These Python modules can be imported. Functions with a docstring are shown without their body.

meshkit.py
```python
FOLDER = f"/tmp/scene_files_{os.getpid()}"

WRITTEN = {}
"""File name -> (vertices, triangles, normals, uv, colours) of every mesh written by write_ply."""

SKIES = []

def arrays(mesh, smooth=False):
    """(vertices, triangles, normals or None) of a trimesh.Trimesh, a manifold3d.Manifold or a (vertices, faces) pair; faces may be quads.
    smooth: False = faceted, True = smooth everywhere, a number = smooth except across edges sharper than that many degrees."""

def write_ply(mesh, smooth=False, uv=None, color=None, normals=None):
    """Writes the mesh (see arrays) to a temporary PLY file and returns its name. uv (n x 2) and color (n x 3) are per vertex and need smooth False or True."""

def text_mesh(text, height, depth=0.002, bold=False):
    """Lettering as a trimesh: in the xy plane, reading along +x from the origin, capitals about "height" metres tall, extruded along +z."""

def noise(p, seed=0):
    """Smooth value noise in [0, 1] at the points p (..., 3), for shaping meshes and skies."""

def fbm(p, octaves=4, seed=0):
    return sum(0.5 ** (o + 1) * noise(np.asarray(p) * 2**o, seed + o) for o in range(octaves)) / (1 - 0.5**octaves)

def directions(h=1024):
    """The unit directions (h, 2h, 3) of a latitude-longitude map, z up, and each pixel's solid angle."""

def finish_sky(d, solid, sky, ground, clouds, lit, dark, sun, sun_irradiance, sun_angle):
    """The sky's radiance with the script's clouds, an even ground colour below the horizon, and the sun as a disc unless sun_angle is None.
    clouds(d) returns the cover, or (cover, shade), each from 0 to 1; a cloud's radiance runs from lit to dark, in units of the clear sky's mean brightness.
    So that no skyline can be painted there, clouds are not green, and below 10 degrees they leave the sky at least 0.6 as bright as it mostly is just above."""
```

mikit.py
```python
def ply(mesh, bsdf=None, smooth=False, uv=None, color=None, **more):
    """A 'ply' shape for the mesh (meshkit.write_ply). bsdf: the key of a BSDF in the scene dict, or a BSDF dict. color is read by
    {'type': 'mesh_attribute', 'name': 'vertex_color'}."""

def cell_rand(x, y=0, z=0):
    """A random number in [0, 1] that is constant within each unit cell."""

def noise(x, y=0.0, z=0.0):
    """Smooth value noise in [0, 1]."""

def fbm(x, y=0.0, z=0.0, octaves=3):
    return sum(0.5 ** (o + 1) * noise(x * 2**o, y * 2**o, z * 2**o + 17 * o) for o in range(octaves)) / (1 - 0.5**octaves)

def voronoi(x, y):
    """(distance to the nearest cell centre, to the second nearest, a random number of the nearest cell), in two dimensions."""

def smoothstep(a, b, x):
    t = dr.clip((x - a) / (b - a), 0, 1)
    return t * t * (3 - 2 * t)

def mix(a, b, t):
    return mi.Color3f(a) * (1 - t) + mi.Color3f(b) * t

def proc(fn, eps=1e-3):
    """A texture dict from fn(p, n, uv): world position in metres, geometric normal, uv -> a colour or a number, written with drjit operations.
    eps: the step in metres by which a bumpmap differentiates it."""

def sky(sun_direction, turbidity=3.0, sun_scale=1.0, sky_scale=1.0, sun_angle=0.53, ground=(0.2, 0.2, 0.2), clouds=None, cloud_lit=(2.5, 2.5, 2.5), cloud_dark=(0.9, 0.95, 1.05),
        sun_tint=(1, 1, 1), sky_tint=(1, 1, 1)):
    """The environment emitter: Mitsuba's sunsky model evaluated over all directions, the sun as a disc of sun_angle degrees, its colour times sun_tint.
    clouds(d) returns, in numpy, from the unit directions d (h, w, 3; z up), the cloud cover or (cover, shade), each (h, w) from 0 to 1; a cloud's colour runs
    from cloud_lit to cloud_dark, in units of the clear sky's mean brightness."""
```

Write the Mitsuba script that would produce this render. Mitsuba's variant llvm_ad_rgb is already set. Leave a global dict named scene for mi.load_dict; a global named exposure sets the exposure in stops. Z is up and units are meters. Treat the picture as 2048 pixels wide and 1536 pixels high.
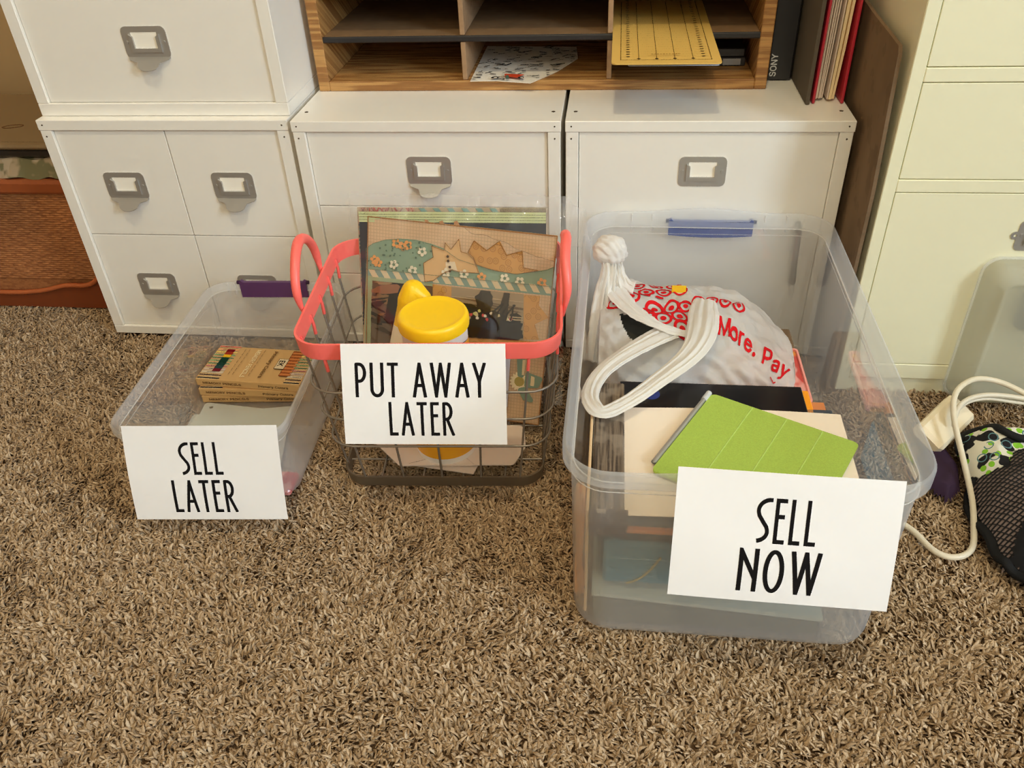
import math, random
import numpy as np, trimesh, shapely, mitsuba as mi, mikit, meshkit
from shapely.geometry import Polygon, LineString, Point, box as sbox
from shapely.ops import unary_union
from shapely import affinity
import drjit as dr

T = mi.ScalarTransform4f
scene, labels = {}, {}
exposure = 0.0

# ------------------------------------------------------------------ camera
CAM = np.array([0.0, -1.08963, 0.73794])
PITCH, YAW, ROLL, FOC = 0.636731, 0.135642, -0.047482, 1664.75
_f0 = np.array([-math.sin(YAW), math.cos(YAW), 0.0]); _r0 = np.array([math.cos(YAW), math.sin(YAW), 0.0]); _u0 = np.array([0, 0, 1.0])
_fw = _f0 * math.cos(PITCH) - _u0 * math.sin(PITCH); _up = _u0 * math.cos(PITCH) + _f0 * math.sin(PITCH)
_upr = _up * math.cos(ROLL) - _r0 * math.sin(ROLL)
scene['camera'] = {'type': 'perspective', 'fov': 2 * math.degrees(math.atan(1024 / FOC)), 'fov_axis': 'x', 'near_clip': 0.02, 'far_clip': 50.0,
                   'to_world': T().look_at(origin=CAM.tolist(), target=(CAM + _fw).tolist(), up=_upr.tolist())}

# ------------------------------------------------------------------ light: one daylight window in the right wall, one warm ceiling lamp
WINDOW_RADIANCE = [17.5, 22.0, 26.0]
LAMP_RADIANCE = [400.0, 338.0, 212.0]
WIN_Y, WIN_Z = (-2.35, -1.40), (0.95, 2.1)
LAMPS = [((-0.12, -1.25, 2.36), 0.062, 0.90), ((0.3, -2.95, 2.36), 0.10, 0.38)]     # position, radius, share of the radiance

# ------------------------------------------------------------------ colours and materials
def lin(c):
    c = np.asarray(c, float) / 255.0
    return np.where(c <= 0.04045, c / 12.92, ((c + 0.055) / 1.055) ** 2.4)

def rgb(c):
    return {'type': 'rgb', 'value': [float(x) for x in c]}

def M(name, color, rough=0.5, spec=0.5, **k):
    b = {'type': 'principled', 'base_color': color if isinstance(color, dict) else rgb(color), 'roughness': rough, 'specular': spec, **k}
    scene[name] = {'type': 'twosided', 'bsdf': b}
    return name

VC = {'type': 'mesh_attribute', 'name': 'vertex_color'}
M('m_matte', VC, 0.8, 0.25)
M('m_satin', VC, 0.38, 0.5)
M('m_gloss', VC, 0.14, 0.5)
scene['m_soft'] = {'type': 'twosided', 'bsdf': {'type': 'diffuse', 'reflectance': VC}}
M('m_metal', (0.47, 0.46, 0.44), 0.42, 0.5, metallic=0.7)
M('m_wire', (0.30, 0.27, 0.235), 0.4, 0.5, metallic=0.55)
M('m_white', (0.80, 0.778, 0.725), 0.33, 0.5)
M('m_cream', (0.80, 0.775, 0.565), 0.4, 0.45)
M('m_wall', (0.47, 0.335, 0.19), 0.9, 0.1)
M('m_ceiling', (0.80, 0.77, 0.70), 0.9, 0.1)

def f_oak(p, n, uv):
    ax = dr.abs(n.x); az = dr.abs(n.z)
    along = dr.select(ax > 0.8, p.z * 1.0 + p.y * 0.5, p.x)
    across = dr.select(ax > 0.8, p.y * 0.6 + p.z * 0.8, p.z + p.y * 0.7)
    g = mikit.fbm(along * 14.0, across * 260.0, 3.0, 4)
    h = mikit.fbm(along * 30.0, across * 700.0, 9.0, 2)
    t = mikit.smoothstep(0.35, 0.68, g)
    c = mikit.mix([0.44, 0.235, 0.08], [0.26, 0.115, 0.034], t)
    return c * (0.82 + 0.36 * h)
M('m_oak', mikit.proc(f_oak), 0.42, 0.4)

def f_hard(p, n, uv):
    g = mikit.fbm(p.x * 90, p.y * 90, p.z * 90, 3)
    return mikit.mix([0.155, 0.088, 0.042], [0.215, 0.13, 0.066], g)
M('m_hardboard', mikit.proc(f_hard), 0.7, 0.3)

def f_cardboard(p, n, uv):
    g = mikit.fbm(p.y * 22, p.z * 9, p.x * 9, 4)
    d = mikit.smoothstep(0.60, 0.72, mikit.fbm(p.y * 60, p.z * 60, 2.0, 3))
    return mikit.mix([0.215, 0.145, 0.088], [0.135, 0.088, 0.052], g) * (1 - 0.14 * d)
M('m_cardboard', mikit.proc(f_cardboard), 0.9, 0.1)

def f_kraft(p, n, uv):
    a = p.x * 0.995 - p.z * 0.05; b = p.z + p.x * 0.05
    gx = dr.abs(a / 0.0042 - dr.floor(a / 0.0042) - 0.5); gz = dr.abs(b / 0.0040 - dr.floor(b / 0.0040) - 0.5)
    line = dr.maximum(mikit.smoothstep(0.36, 0.47, gx), mikit.smoothstep(0.36, 0.47, gz))
    t = mikit.fbm(p.x * 28, p.z * 28, 1.0, 3)
    c = mikit.mix([0.60, 0.42, 0.265], [0.52, 0.35, 0.21], t)
    return c * (1 - 0.20 * line)
M('m_kraft', mikit.proc(f_kraft), 0.8, 0.2)

def f_hexp(p, n, uv):
    f1, f2, r = mikit.voronoi(p.x * 85, p.z * 85)
    ring = mikit.smoothstep(0.10, 0.0, dr.abs(f1 - 0.3)) + mikit.smoothstep(0.07, 0.0, dr.abs(f1 - 0.12))
    return mikit.mix([0.52, 0.27, 0.085], [0.40, 0.19, 0.055], dr.minimum(ring, 1.0))
M('m_hexpaper', mikit.proc(f_hexp), 0.8, 0.2)

def f_wicker(p, n, uv):
    row = dr.floor(p.z / 0.0040)
    r = mikit.cell_rand(dr.floor(p.x / 0.0105 + 0.5 * row), row, 3.0); g = mikit.noise(p.x * 260, p.z * 700, 2.0); h = mikit.noise(p.x * 9, p.z * 11, 4.0)
    c = mikit.mix([0.19, 0.066, 0.024], [0.36, 0.15, 0.056], 0.55 * r + 0.45 * g)
    return c * (0.70 + 0.6 * h)
M('m_wicker', mikit.proc(f_wicker), 0.5, 0.4)

def f_liner(p, n, uv):
    a = mikit.fbm(p.x * 45, p.z * 60, 2.0, 3); b = mikit.fbm(p.x * 60, p.z * 45, 8.0, 3)
    c = mikit.mix([0.36, 0.28, 0.19], [0.16, 0.15, 0.085], mikit.smoothstep(0.45, 0.6, a))
    return mikit.mix(c, [0.42, 0.34, 0.25], mikit.smoothstep(0.6, 0.7, b))
M('m_liner', mikit.proc(f_liner), 0.9, 0.1)

def f_floral(p, n, uv):
    x = p.x * 44 + p.z * 18; y = p.y * 44
    w = mikit.fbm(x * 1.3, y * 1.3, 3.0, 2)
    f1, f2, r = mikit.voronoi(x + 0.5 * w, y * 1.2 + 0.5 * w)
    leaf = mikit.smoothstep(0.40, 0.36, f1 * (1.0 + 0.5 * dr.sin(x * 3.0 + y * 4.0))) * dr.select(r > 0.22, 1.0, 0.0)
    c = mikit.mix([0.72, 0.70, 0.60], [0.012, 0.012, 0.014], leaf)
    g1, g2, q = mikit.voronoi(x * 1.9 + 7.0, y * 1.9)
    green = mikit.smoothstep(0.33, 0.30, g1) * dr.select(q > 0.66, 1.0, 0.0)
    c = mikit.mix(c, [0.22, 0.50, 0.035], green)
    h1, h2, k = mikit.voronoi(x * 1.2 + 3.0, y * 1.2 + 9.0)
    blue = mikit.smoothstep(0.34, 0.32, h1) * mikit.smoothstep(0.24, 0.26, h1) * dr.select(k > 0.55, 1.0, 0.0)
    return mikit.mix(c, [0.10, 0.20, 0.22], blue)
M('m_floral', mikit.proc(f_floral), 0.85, 0.2)

def f_wood_album(p, n, uv):
    g = mikit.fbm(p.x * 500, p.y * 26, p.z * 300, 3); h = mikit.smoothstep(0.55, 0.7, mikit.fbm(p.x * 60, p.y * 60, p.z * 60, 3))
    c = mikit.mix([0.20, 0.155, 0.115], [0.055, 0.04, 0.032], mikit.smoothstep(0.3, 0.7, g))
    return mikit.mix(c, [0.30, 0.25, 0.20], h * 0.5)
M('m_album', mikit.proc(f_wood_album), 0.7, 0.3)

def f_leather(p, n, uv):
    h = mikit.fbm(p.x * 160, p.y * 160, p.z * 160, 3); k = mikit.smoothstep(0.62, 0.7, mikit.fbm(p.x * 70, p.y * 70, p.z * 70, 3))
    return mikit.mix(mikit.mix([0.075, 0.045, 0.045], [0.045, 0.028, 0.032], h), [0.45, 0.40, 0.34], k * 0.7)
M('m_leather', mikit.proc(f_leather), 0.6, 0.4)

def f_pinkcase(p, n, uv):
    a = mikit.fbm(p.x * 40, p.y * 24, 3.0, 3); b = mikit.fbm(p.x * 30 + 9, p.y * 45, 5.0, 3)
    c = mikit.mix([0.80, 0.36, 0.33], [0.60, 0.07, 0.06], mikit.smoothstep(0.48, 0.58, a))
    return mikit.mix(c, [0.75, 0.28, 0.06], mikit.smoothstep(0.56, 0.66, b))
M('m_pinkcase', mikit.proc(f_pinkcase), 0.25, 0.5)

def f_felt(p, n, uv):
    g = mikit.noise(p.x * 900, p.y * 900, p.z * 900)
    return mi.Color3f(0.365, 0.52, 0.085) * (0.9 + 0.2 * g)
M('m_green', mikit.proc(f_felt), 0.6, 0.3)

def frosted(name, opacity, tint, rough, trans=0.75):
    scene[name] = {'type': 'mask', 'opacity': {'type': 'rgb', 'value': [opacity] * 3},
                   'bsdf': {'type': 'principledthin', 'base_color': rgb(tint), 'roughness': rough, 'diff_trans': trans, 'eta': 1.5, 'spec_trans': 0.0}}
    return name
frosted('m_bin', 0.33, (0.82, 0.83, 0.86), 0.2, 0.9)
frosted('m_binsmall', 0.34, (0.80, 0.82, 0.87), 0.25, 0.9)
frosted('m_rib', 0.62, (0.88, 0.88, 0.87), 0.2, 0.8)
scene['m_gloss_clear'] = {'type': 'thindielectric', 'int_ior': 1.5}
frosted('m_binrim', 0.32, (0.86, 0.89, 0.94), 0.18, 0.9)
frosted('m_binfrost', 0.66, (0.62, 0.61, 0.52), 0.35, 0.8)
frosted('m_card', 0.72, (0.82, 0.84, 0.80), 0.3, 0.8)
scene['m_bag'] = {'type': 'principledthin', 'base_color': rgb((0.90, 0.89, 0.87)), 'roughness': 0.3, 'diff_trans': 0.75, 'eta': 1.45, 'spec_trans': 0.0}
scene['m_bagthin'] = {'type': 'mask', 'opacity': {'type': 'rgb', 'value': [0.82] * 3}, 'bsdf': {'type': 'ref', 'id': 'm_bag'}}
scene['m_sleeve'] = {'type': 'thindielectric', 'int_ior': 1.49}
frosted('m_sleevefold', 0.17, (0.86, 0.86, 0.86), 0.15, 0.9)
scene['m_paper'] = {'type': 'principledthin', 'base_color': rgb((0.90, 0.90, 0.92)), 'roughness': 0.6, 'diff_trans': 0.25, 'eta': 1.4, 'spec_trans': 0.0}

# ------------------------------------------------------------------ mesh helpers
def put(key, mesh, m, smooth=False, color=None):
    """one entry of the scene; color: one sRGB colour for the whole mesh or an (n,3) linear array per vertex"""
    if color is not None:
        color = np.asarray(color, float)
        if color.ndim == 1:
            v = meshkit.arrays(mesh, smooth)[0] if smooth not in (False, True) else None
            n = len(mesh.vertices) if hasattr(mesh, 'vertices') else len(mesh[0])
            if v is not None:
                sm = trimesh.graph.smooth_shade(mesh, angle=np.radians(smooth), facet_minarea=None)
                mesh, smooth = trimesh.Trimesh(np.array(sm.vertices), np.array(sm.faces), process=False), True
                n = len(mesh.vertices)
            color = np.tile(lin(color), (n, 1))
    scene[key] = mikit.ply(mesh, m, smooth=smooth, color=color)
    return key

_count = {}
def num(key):
    n = _count.get(key, -1) + 1
    _count[key] = n
    return key if n == 0 else f'{key}_{n:03d}'

def tag(key, label=None, cat=None, group=None, kind=None):
    labels[key] = {k: v for k, v in (('label', label), ('category', cat), ('group', group), ('kind', kind)) if v}
    return key

def tm(v, f):
    f = np.asarray(f, int)
    if f.shape[1] == 4:
        f = np.vstack([f[:, [0, 1, 2]], f[:, [0, 2, 3]]])
    return trimesh.Trimesh(np.asarray(v, float), f, process=False)

def cat(*ms):
    ms = [m for a in ms for m in (a if isinstance(a, (list, tuple)) else [a])]
    return trimesh.util.concatenate(ms)

def cbox(x0, x1, y0, y1, z0, z1, ch=0.0012):
    """box with chamfered edges"""
    ch = min(ch, (x1 - x0) * .45, (y1 - y0) * .45, (z1 - z0) * .45)
    pts = []
    for x, sx in ((x0, 1), (x1, -1)):
        for y, sy in ((y0, 1), (y1, -1)):
            for z, sz in ((z0, 1), (z1, -1)):
                pts += [(x, y + sy * ch, z + sz * ch), (x + sx * ch, y, z + sz * ch), (x + sx * ch, y + sy * ch, z)]
    return trimesh.convex.convex_hull(np.array(pts))

def xf(mesh, R=None, t=(0, 0, 0)):
    m = mesh.copy()
    v = np.array(m.vertices)
    if R is not None:
        v = v @ np.asarray(R).T
    return trimesh.Trimesh(v + np.asarray(t, float), np.array(m.faces), process=False)

def rz(a):
    c, s = math.cos(a), math.sin(a)
    return np.array([[c, -s, 0], [s, c, 0], [0, 0, 1.0]])
def rx(a):
    c, s = math.cos(a), math.sin(a)
    return np.array([[1.0, 0, 0], [0, c, -s], [0, s, c]])
def ry(a):
    c, s = math.cos(a), math.sin(a)
    return np.array([[c, 0, s], [0, 1.0, 0], [-s, 0, c]])

def prism(poly, h, R=None, t=(0, 0, 0)):
    g = [p for p in getattr(poly, 'geoms', [poly]) if p.area > 1e-10]
    m = cat([trimesh.creation.extrude_polygon(p, h, engine='earcut') for p in g])
    return xf(m, R, t)

def rrect(w, d, r, n=8):
    out = []
    for sx, sy, a0 in ((1, 1, 0), (-1, 1, 90), (-1, -1, 180), (1, -1, 270)):
        for k in range(n + 1):
            a = math.radians(a0 + 90 * k / n)
            out.append((sx * (w / 2 - r) + r * math.cos(a), sy * (d / 2 - r) + r * math.sin(a)))
    return np.array(out)

def dense(P, k):
    """subdivide the long edges of a closed polyline so that a ring has points to bend"""
    out = []
    for a, b in zip(P, np.roll(P, -1, 0)):
        L = np.linalg.norm(b - a); m = k if L > 0.05 else 1
        out += [a + (b - a) * j / m for j in range(m)]
    return np.array(out)

def loft(rings, cap0=True, cap1=True, closed=True):
    n = len(rings[0]); v = np.vstack(rings); f = []
    i = np.arange(n); j = (i + 1) % n
    if not closed:
        i, j = i[:-1], j[:-1]
    for k in range(len(rings) - 1):
        a, b = k * n, (k + 1) * n
        f += [np.c_[a + i, a + j, b + j], np.c_[a + i, b + j, b + i]]
    v = [v]; c = len(rings) * n
    if cap0:
        v.append(rings[0].mean(0)[None]); f.append(np.c_[j, i, np.full(len(i), c)]); c += 1
    if cap1:
        v.append(rings[-1].mean(0)[None]); b = (len(rings) - 1) * n; f.append(np.c_[b + i, b + j, np.full(len(i), c)])
    return tm(np.vstack(v), np.vstack(f))

def tube(P, r, n=8, ab=None, closed=False, up=None):
    """swept tube; r scalar or per point; ab = (a, b) ellipse factors with b along the frame's second axis"""
    P = np.asarray(P, float); N = len(P); r = np.broadcast_to(r, N)
    t = np.gradient(P, axis=0) if not closed else np.roll(P, -1, 0) - np.roll(P, 1, 0)
    t /= np.linalg.norm(t, axis=1, keepdims=True) + 1e-12
    u = np.array([0, 0, 1.0]) if up is None else np.asarray(up, float)
    if abs(t[0] @ u) > 0.9:
        u = np.array([1.0, 0, 0])
    rings = []; a = np.linspace(0, 2 * math.pi, n, endpoint=False)
    for k in range(N):
        if up is not None:
            u = np.asarray(up, float)
        s = np.cross(t[k], u); s /= np.linalg.norm(s) + 1e-12; w = np.cross(s, t[k]); u = w
        A, B = (1, 1) if ab is None else ab
        rings.append(P[k] + r[k] * (A * np.cos(a)[:, None] * s + B * np.sin(a)[:, None] * w))
    if closed:
        rings.append(rings[0])
    return loft(rings, not closed, not closed)

def spline(P, n=40, closed=False):
    from scipy.interpolate import splprep, splev
    P = np.asarray(P, float)
    if closed:
        P = np.vstack([P, P[:1]])
    tck, _ = splprep(P.T, s=0, k=min(3, len(P) - 1), per=closed)
    u = np.linspace(0, 1, n, endpoint=not closed)
    return np.array(splev(u, tck)).T

def grid(S, nu, nv):
    """open sheet from S(u, v) with arrays; returns a mesh"""
    u, v = np.meshgrid(np.linspace(0, 1, nu), np.linspace(0, 1, nv), indexing='ij')
    P = S(u.ravel(), v.ravel())
    i, j = np.meshgrid(np.arange(nu - 1), np.arange(nv - 1), indexing='ij'); a = (i * nv + j).ravel()
    return tm(P, np.c_[a, a + nv, a + nv + 1, a + 1])

def thick(mesh, d):
    """a thin sheet made solid: offset along its vertex normals by d, with the rim closed"""
    v = np.array(mesh.vertices); f = np.array(mesh.faces)
    n = np.zeros_like(v); fn = np.cross(v[f[:, 1]] - v[f[:, 0]], v[f[:, 2]] - v[f[:, 0]])
    for k in range(3):
        np.add.at(n, f[:, k], fn)
    n /= np.linalg.norm(n, axis=1, keepdims=True) + 1e-15
    e = np.vstack([f[:, [0, 1]], f[:, [1, 2]], f[:, [2, 0]]]); es = {tuple(x) for x in e.tolist()}
    b = np.array([x for x in e.tolist() if (x[1], x[0]) not in es])
    N = len(v)
    side = np.vstack([np.c_[b[:, 1], b[:, 0], b[:, 0] + N], np.c_[b[:, 1], b[:, 0] + N, b[:, 1] + N]]) if len(b) else np.zeros((0, 3), int)
    return tm(np.vstack([v, v - n * d]), np.vstack([f, f[:, ::-1] + N, side]))

def tri(poly, step):
    """triangulated polygon in the plane, cut along a grid so that it can follow a curved sheet"""
    V, F, o = [], [], 0
    x0, y0, x1, y1 = poly.bounds
    cells = [poly]
    if step:
        cells = []
        for a in np.arange(math.floor(x0 / step) * step, x1, step):
            for b in np.arange(math.floor(y0 / step) * step, y1, step):
                c = poly.intersection(sbox(a, b, a + step, b + step))
                if c.area > 1e-9:
                    cells += [g for g in getattr(c, 'geoms', [c]) if g.geom_type == 'Polygon']
    for c in cells:
        for g in getattr(c, 'geoms', [c]):
            if g.geom_type != 'Polygon' or g.area < 1e-10:
                continue
            v, f = trimesh.creation.triangulate_polygon(g, engine='earcut')
            V.append(v); F.append(f + o); o += len(v)
    return np.vstack(V), np.vstack(F)

def prints(items, S, step=None, lift=0.0004):
    """flat print: items = [(polygon in sheet coordinates, sRGB)], laid on the sheet S(u, v) -> (points, normals); returns mesh and colours"""
    ms, cs = [], []
    for k, (poly, c) in enumerate(items):
        if poly.is_empty:
            continue
        v, f = tri(poly, step)
        P, n = S(v[:, 0], v[:, 1])
        fn = np.cross(P[f[0, 1]] - P[f[0, 0]], P[f[0, 2]] - P[f[0, 0]])
        if fn @ n[0] < 0:
            f = f[:, ::-1]
        ms.append(tm(P + n * (lift + 0.00002 * k), f)); cs.append(np.tile(lin(c), (len(v), 1)))
    return cat(ms), np.vstack(cs)

def plane(O, U, Vv):
    """sheet coordinates in metres on a flat rectangle: O + u*U + v*V, U and V unit vectors"""
    O, U, Vv = (np.asarray(x, float) for x in (O, U, Vv)); n = np.cross(U, Vv); n /= np.linalg.norm(n)
    return lambda u, v: (O + np.outer(u, U) + np.outer(v, Vv), np.tile(n, (len(u), 1)))

def text_poly(s, h, bold=False):
    """lettering as a flat polygon with its left foot at the origin"""
    m = meshkit.text_mesh(s, h, 0.001, bold)
    v = np.array(m.vertices); f = np.array(m.faces)
    top = np.all(v[f][:, :, 2] > 0.0005, axis=1)
    return unary_union([Polygon(v[t][:, :2]).buffer(1e-6) for t in f[top]])

# hand-cut poster letters: narrow strokes of even weight, one unit tall
def _arc(cx, cy, rx_, ry_, a0, a1, n=14):
    return [(cx + rx_ * math.cos(math.radians(a0 + (a1 - a0) * k / n)), cy + ry_ * math.sin(math.radians(a0 + (a1 - a0) * k / n))) for k in range(n + 1)]
GLYPH = {
    'S': (0.36, [_arc(0.36, 0.72, 0.30, 0.24, 85, 190, 10) + [(0.09, 0.60), (0.19, 0.47), (0.28, 0.36)] + _arc(0.02, 0.25, 0.29, 0.21, 15, -80, 10)]),
    'E': (0.27, [[(0.27, 0.955), (0.045, 0.955), (0.045, 0.045), (0.27, 0.045)], [(0.045, 0.60), (0.235, 0.60)]]),
    'L': (0.27, [[(0.045, 1.0), (0.045, 0.045), (0.27, 0.045)]]),
    'N': (0.40, [[(0.045, 0.0), (0.045, 0.93), (0.355, 0.30)], [(0.355, 0.0), (0.355, 1.0)]]),
    'O': (0.42, [_arc(0.21, 0.5, 0.165, 0.455, 0, 360, 36)]),
    'W': (0.62, [[(0.045, 1.0), (0.175, 0.05), (0.31, 0.95), (0.445, 0.05), (0.575, 1.0)]]),
    'P': (0.33, [[(0.045, 0.0), (0.045, 0.955), (0.13, 0.955)] + _arc(0.13, 0.71, 0.155, 0.245, 90, -90, 12) + [(0.09, 0.465)]]),
    'U': (0.40, [[(0.045, 1.0), (0.045, 0.24)] + _arc(0.20, 0.24, 0.155, 0.195, 180, 360, 14) + [(0.355, 1.0)]]),
    'T': (0.32, [[(0.0, 0.955), (0.32, 0.955)], [(0.16, 0.955), (0.16, 0.0)]]),
    'A': (0.40, [[(0.035, 0.0), (0.20, 0.96), (0.365, 0.0)], [(0.10, 0.345), (0.30, 0.345)]]),
    'Y': (0.38, [[(0.03, 1.0), (0.19, 0.46), (0.19, 0.0)], [(0.35, 1.0), (0.19, 0.46)]]),
    'R': (0.36, [[(0.045, 0.0), (0.045, 0.955), (0.12, 0.955)] + _arc(0.12, 0.725, 0.15, 0.23, 90, -90, 12) + [(0.07, 0.495)], [(0.14, 0.50), (0.33, 0.0)]]),
}
def poster_line(s, x0, x1, y0, y1, weight=0.092, gap=0.11, space=0.42):
    """the line of letters fitted into the box; y0 is the foot"""
    x, parts = 0.0, []
    for ch in s:
        if ch == ' ':
            x += space - gap; continue
        w, strokes = GLYPH[ch]
        for st in strokes:
            g = LineString([(a + x, b) for a, b in st]).buffer(weight / 2, cap_style=2, join_style=2 if ch in 'ELTNWAY' else 1, mitre_limit=3)
            parts.append(g)
        x += w + gap
    g = unary_union(parts).intersection(sbox(-1, 0, 99, 1)); bx = g.bounds
    g = affinity.translate(g, -bx[0], 0)
    return affinity.translate(affinity.scale(g, (x1 - x0) / (bx[2] - bx[0]), (y1 - y0), origin=(0, 0)), x0, y0)

# ------------------------------------------------------------------ the room
FZ = -0.012      # the carpet's backing; the pile reaches up to about z = 0
put('floor', cbox(-2.3, 2.3, -3.3, 0.5, FZ - 0.05, FZ, 0.001), 'm_matte', color=(92, 70, 48)); tag('floor', 'brown carpet backing under the pile', kind='structure')
put('wall_back', cbox(-2.3, 2.3, 0.46, 0.56, FZ, 2.44), 'm_wall'); tag('wall_back', 'warm tan wall behind the white cubes', kind='structure')
put('wall_left', cbox(-2.3, -2.2, -3.3, 0.46, FZ, 2.44), 'm_wall'); tag('wall_left', 'warm tan wall on the left', kind='structure')
put('wall_front', cbox(-2.3, 2.3, -3.4, -3.3, FZ, 2.44), 'm_ceiling'); tag('wall_front', 'pale wall behind the viewer', kind='structure')
put('ceiling', cbox(-2.3, 2.3, -3.4, 0.56, 2.44, 2.5), 'm_ceiling'); tag('ceiling', 'white ceiling', kind='structure')
put('wall_right', cat(cbox(2.2, 2.3, -3.3, WIN_Y[0], FZ, 2.44), cbox(2.2, 2.3, WIN_Y[1], 0.46, FZ, 2.44), cbox(2.2, 2.3, WIN_Y[0], WIN_Y[1], FZ, WIN_Z[0]), cbox(2.2, 2.3, WIN_Y[0], WIN_Y[1], WIN_Z[1], 2.44)), 'm_ceiling')
tag('wall_right', 'pale wall with a window on the right', kind='structure')
_ym = (WIN_Y[0] + WIN_Y[1]) / 2
put('window_1', cat(cbox(2.2, 2.26, WIN_Y[0], WIN_Y[0] + .05, *WIN_Z), cbox(2.2, 2.26, WIN_Y[1] - .05, WIN_Y[1], *WIN_Z), cbox(2.2, 2.26, _ym - .02, _ym + .02, *WIN_Z),
                    cbox(2.2, 2.26, WIN_Y[0], WIN_Y[1], WIN_Z[0], WIN_Z[0] + .05), cbox(2.2, 2.26, WIN_Y[0], WIN_Y[1], WIN_Z[1] - .05, WIN_Z[1])), 'm_white')
tag('window_1', 'white framed daylight window', kind='structure')
for k, (a, b) in enumerate(((WIN_Y[0] + .05, _ym - .02), (_ym + .02, WIN_Y[1] - .05))):
    v = np.array([(2.235, a, WIN_Z[0] + .05), (2.235, b, WIN_Z[0] + .05), (2.235, b, WIN_Z[1] - .05), (2.235, a, WIN_Z[1] - .05)])
    key = put(num('window_1__pane'), tm(v, [[0, 2, 1], [0, 3, 2]]), 'm_matte', color=(200, 200, 200))
    scene[key]['emitter'] = {'type': 'area', 'radiance': rgb(WINDOW_RADIANCE)}
# ceiling lamps: a base plate and a round glowing diffuser each
a_ = np.linspace(0, 2 * math.pi, 40, endpoint=False)
for (lp_, lr_, ls_), lab_ in zip(LAMPS, ('round flush ceiling lamp with a warm glowing diffuser, nearest the cubes', 'larger round ceiling lamp with a warm glowing diffuser, far back in the room')):
    ring_ = lambda r, z: np.c_[lp_[0] + r * np.cos(a_), lp_[1] + r * np.sin(a_), np.full(40, z)]
    k = num('ceiling_lamp')
    put(k + '__base', loft([ring_(lr_ + .02, 2.44), ring_(lr_ + .02, lp_[2] + .03)]), 'm_white', smooth=40)
    put(k + '__diffuser', loft([ring_(lr_ * .35, lp_[2] - .03), ring_(lr_ * .8, lp_[2] - .012), ring_(lr_, lp_[2] + .03)], True, False), 'm_white')
    scene[k + '__diffuser']['emitter'] = {'type': 'area', 'radiance': rgb([c * ls_ for c in LAMP_RADIANCE])}
    tag(k, lab_, 'lamp')

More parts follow.
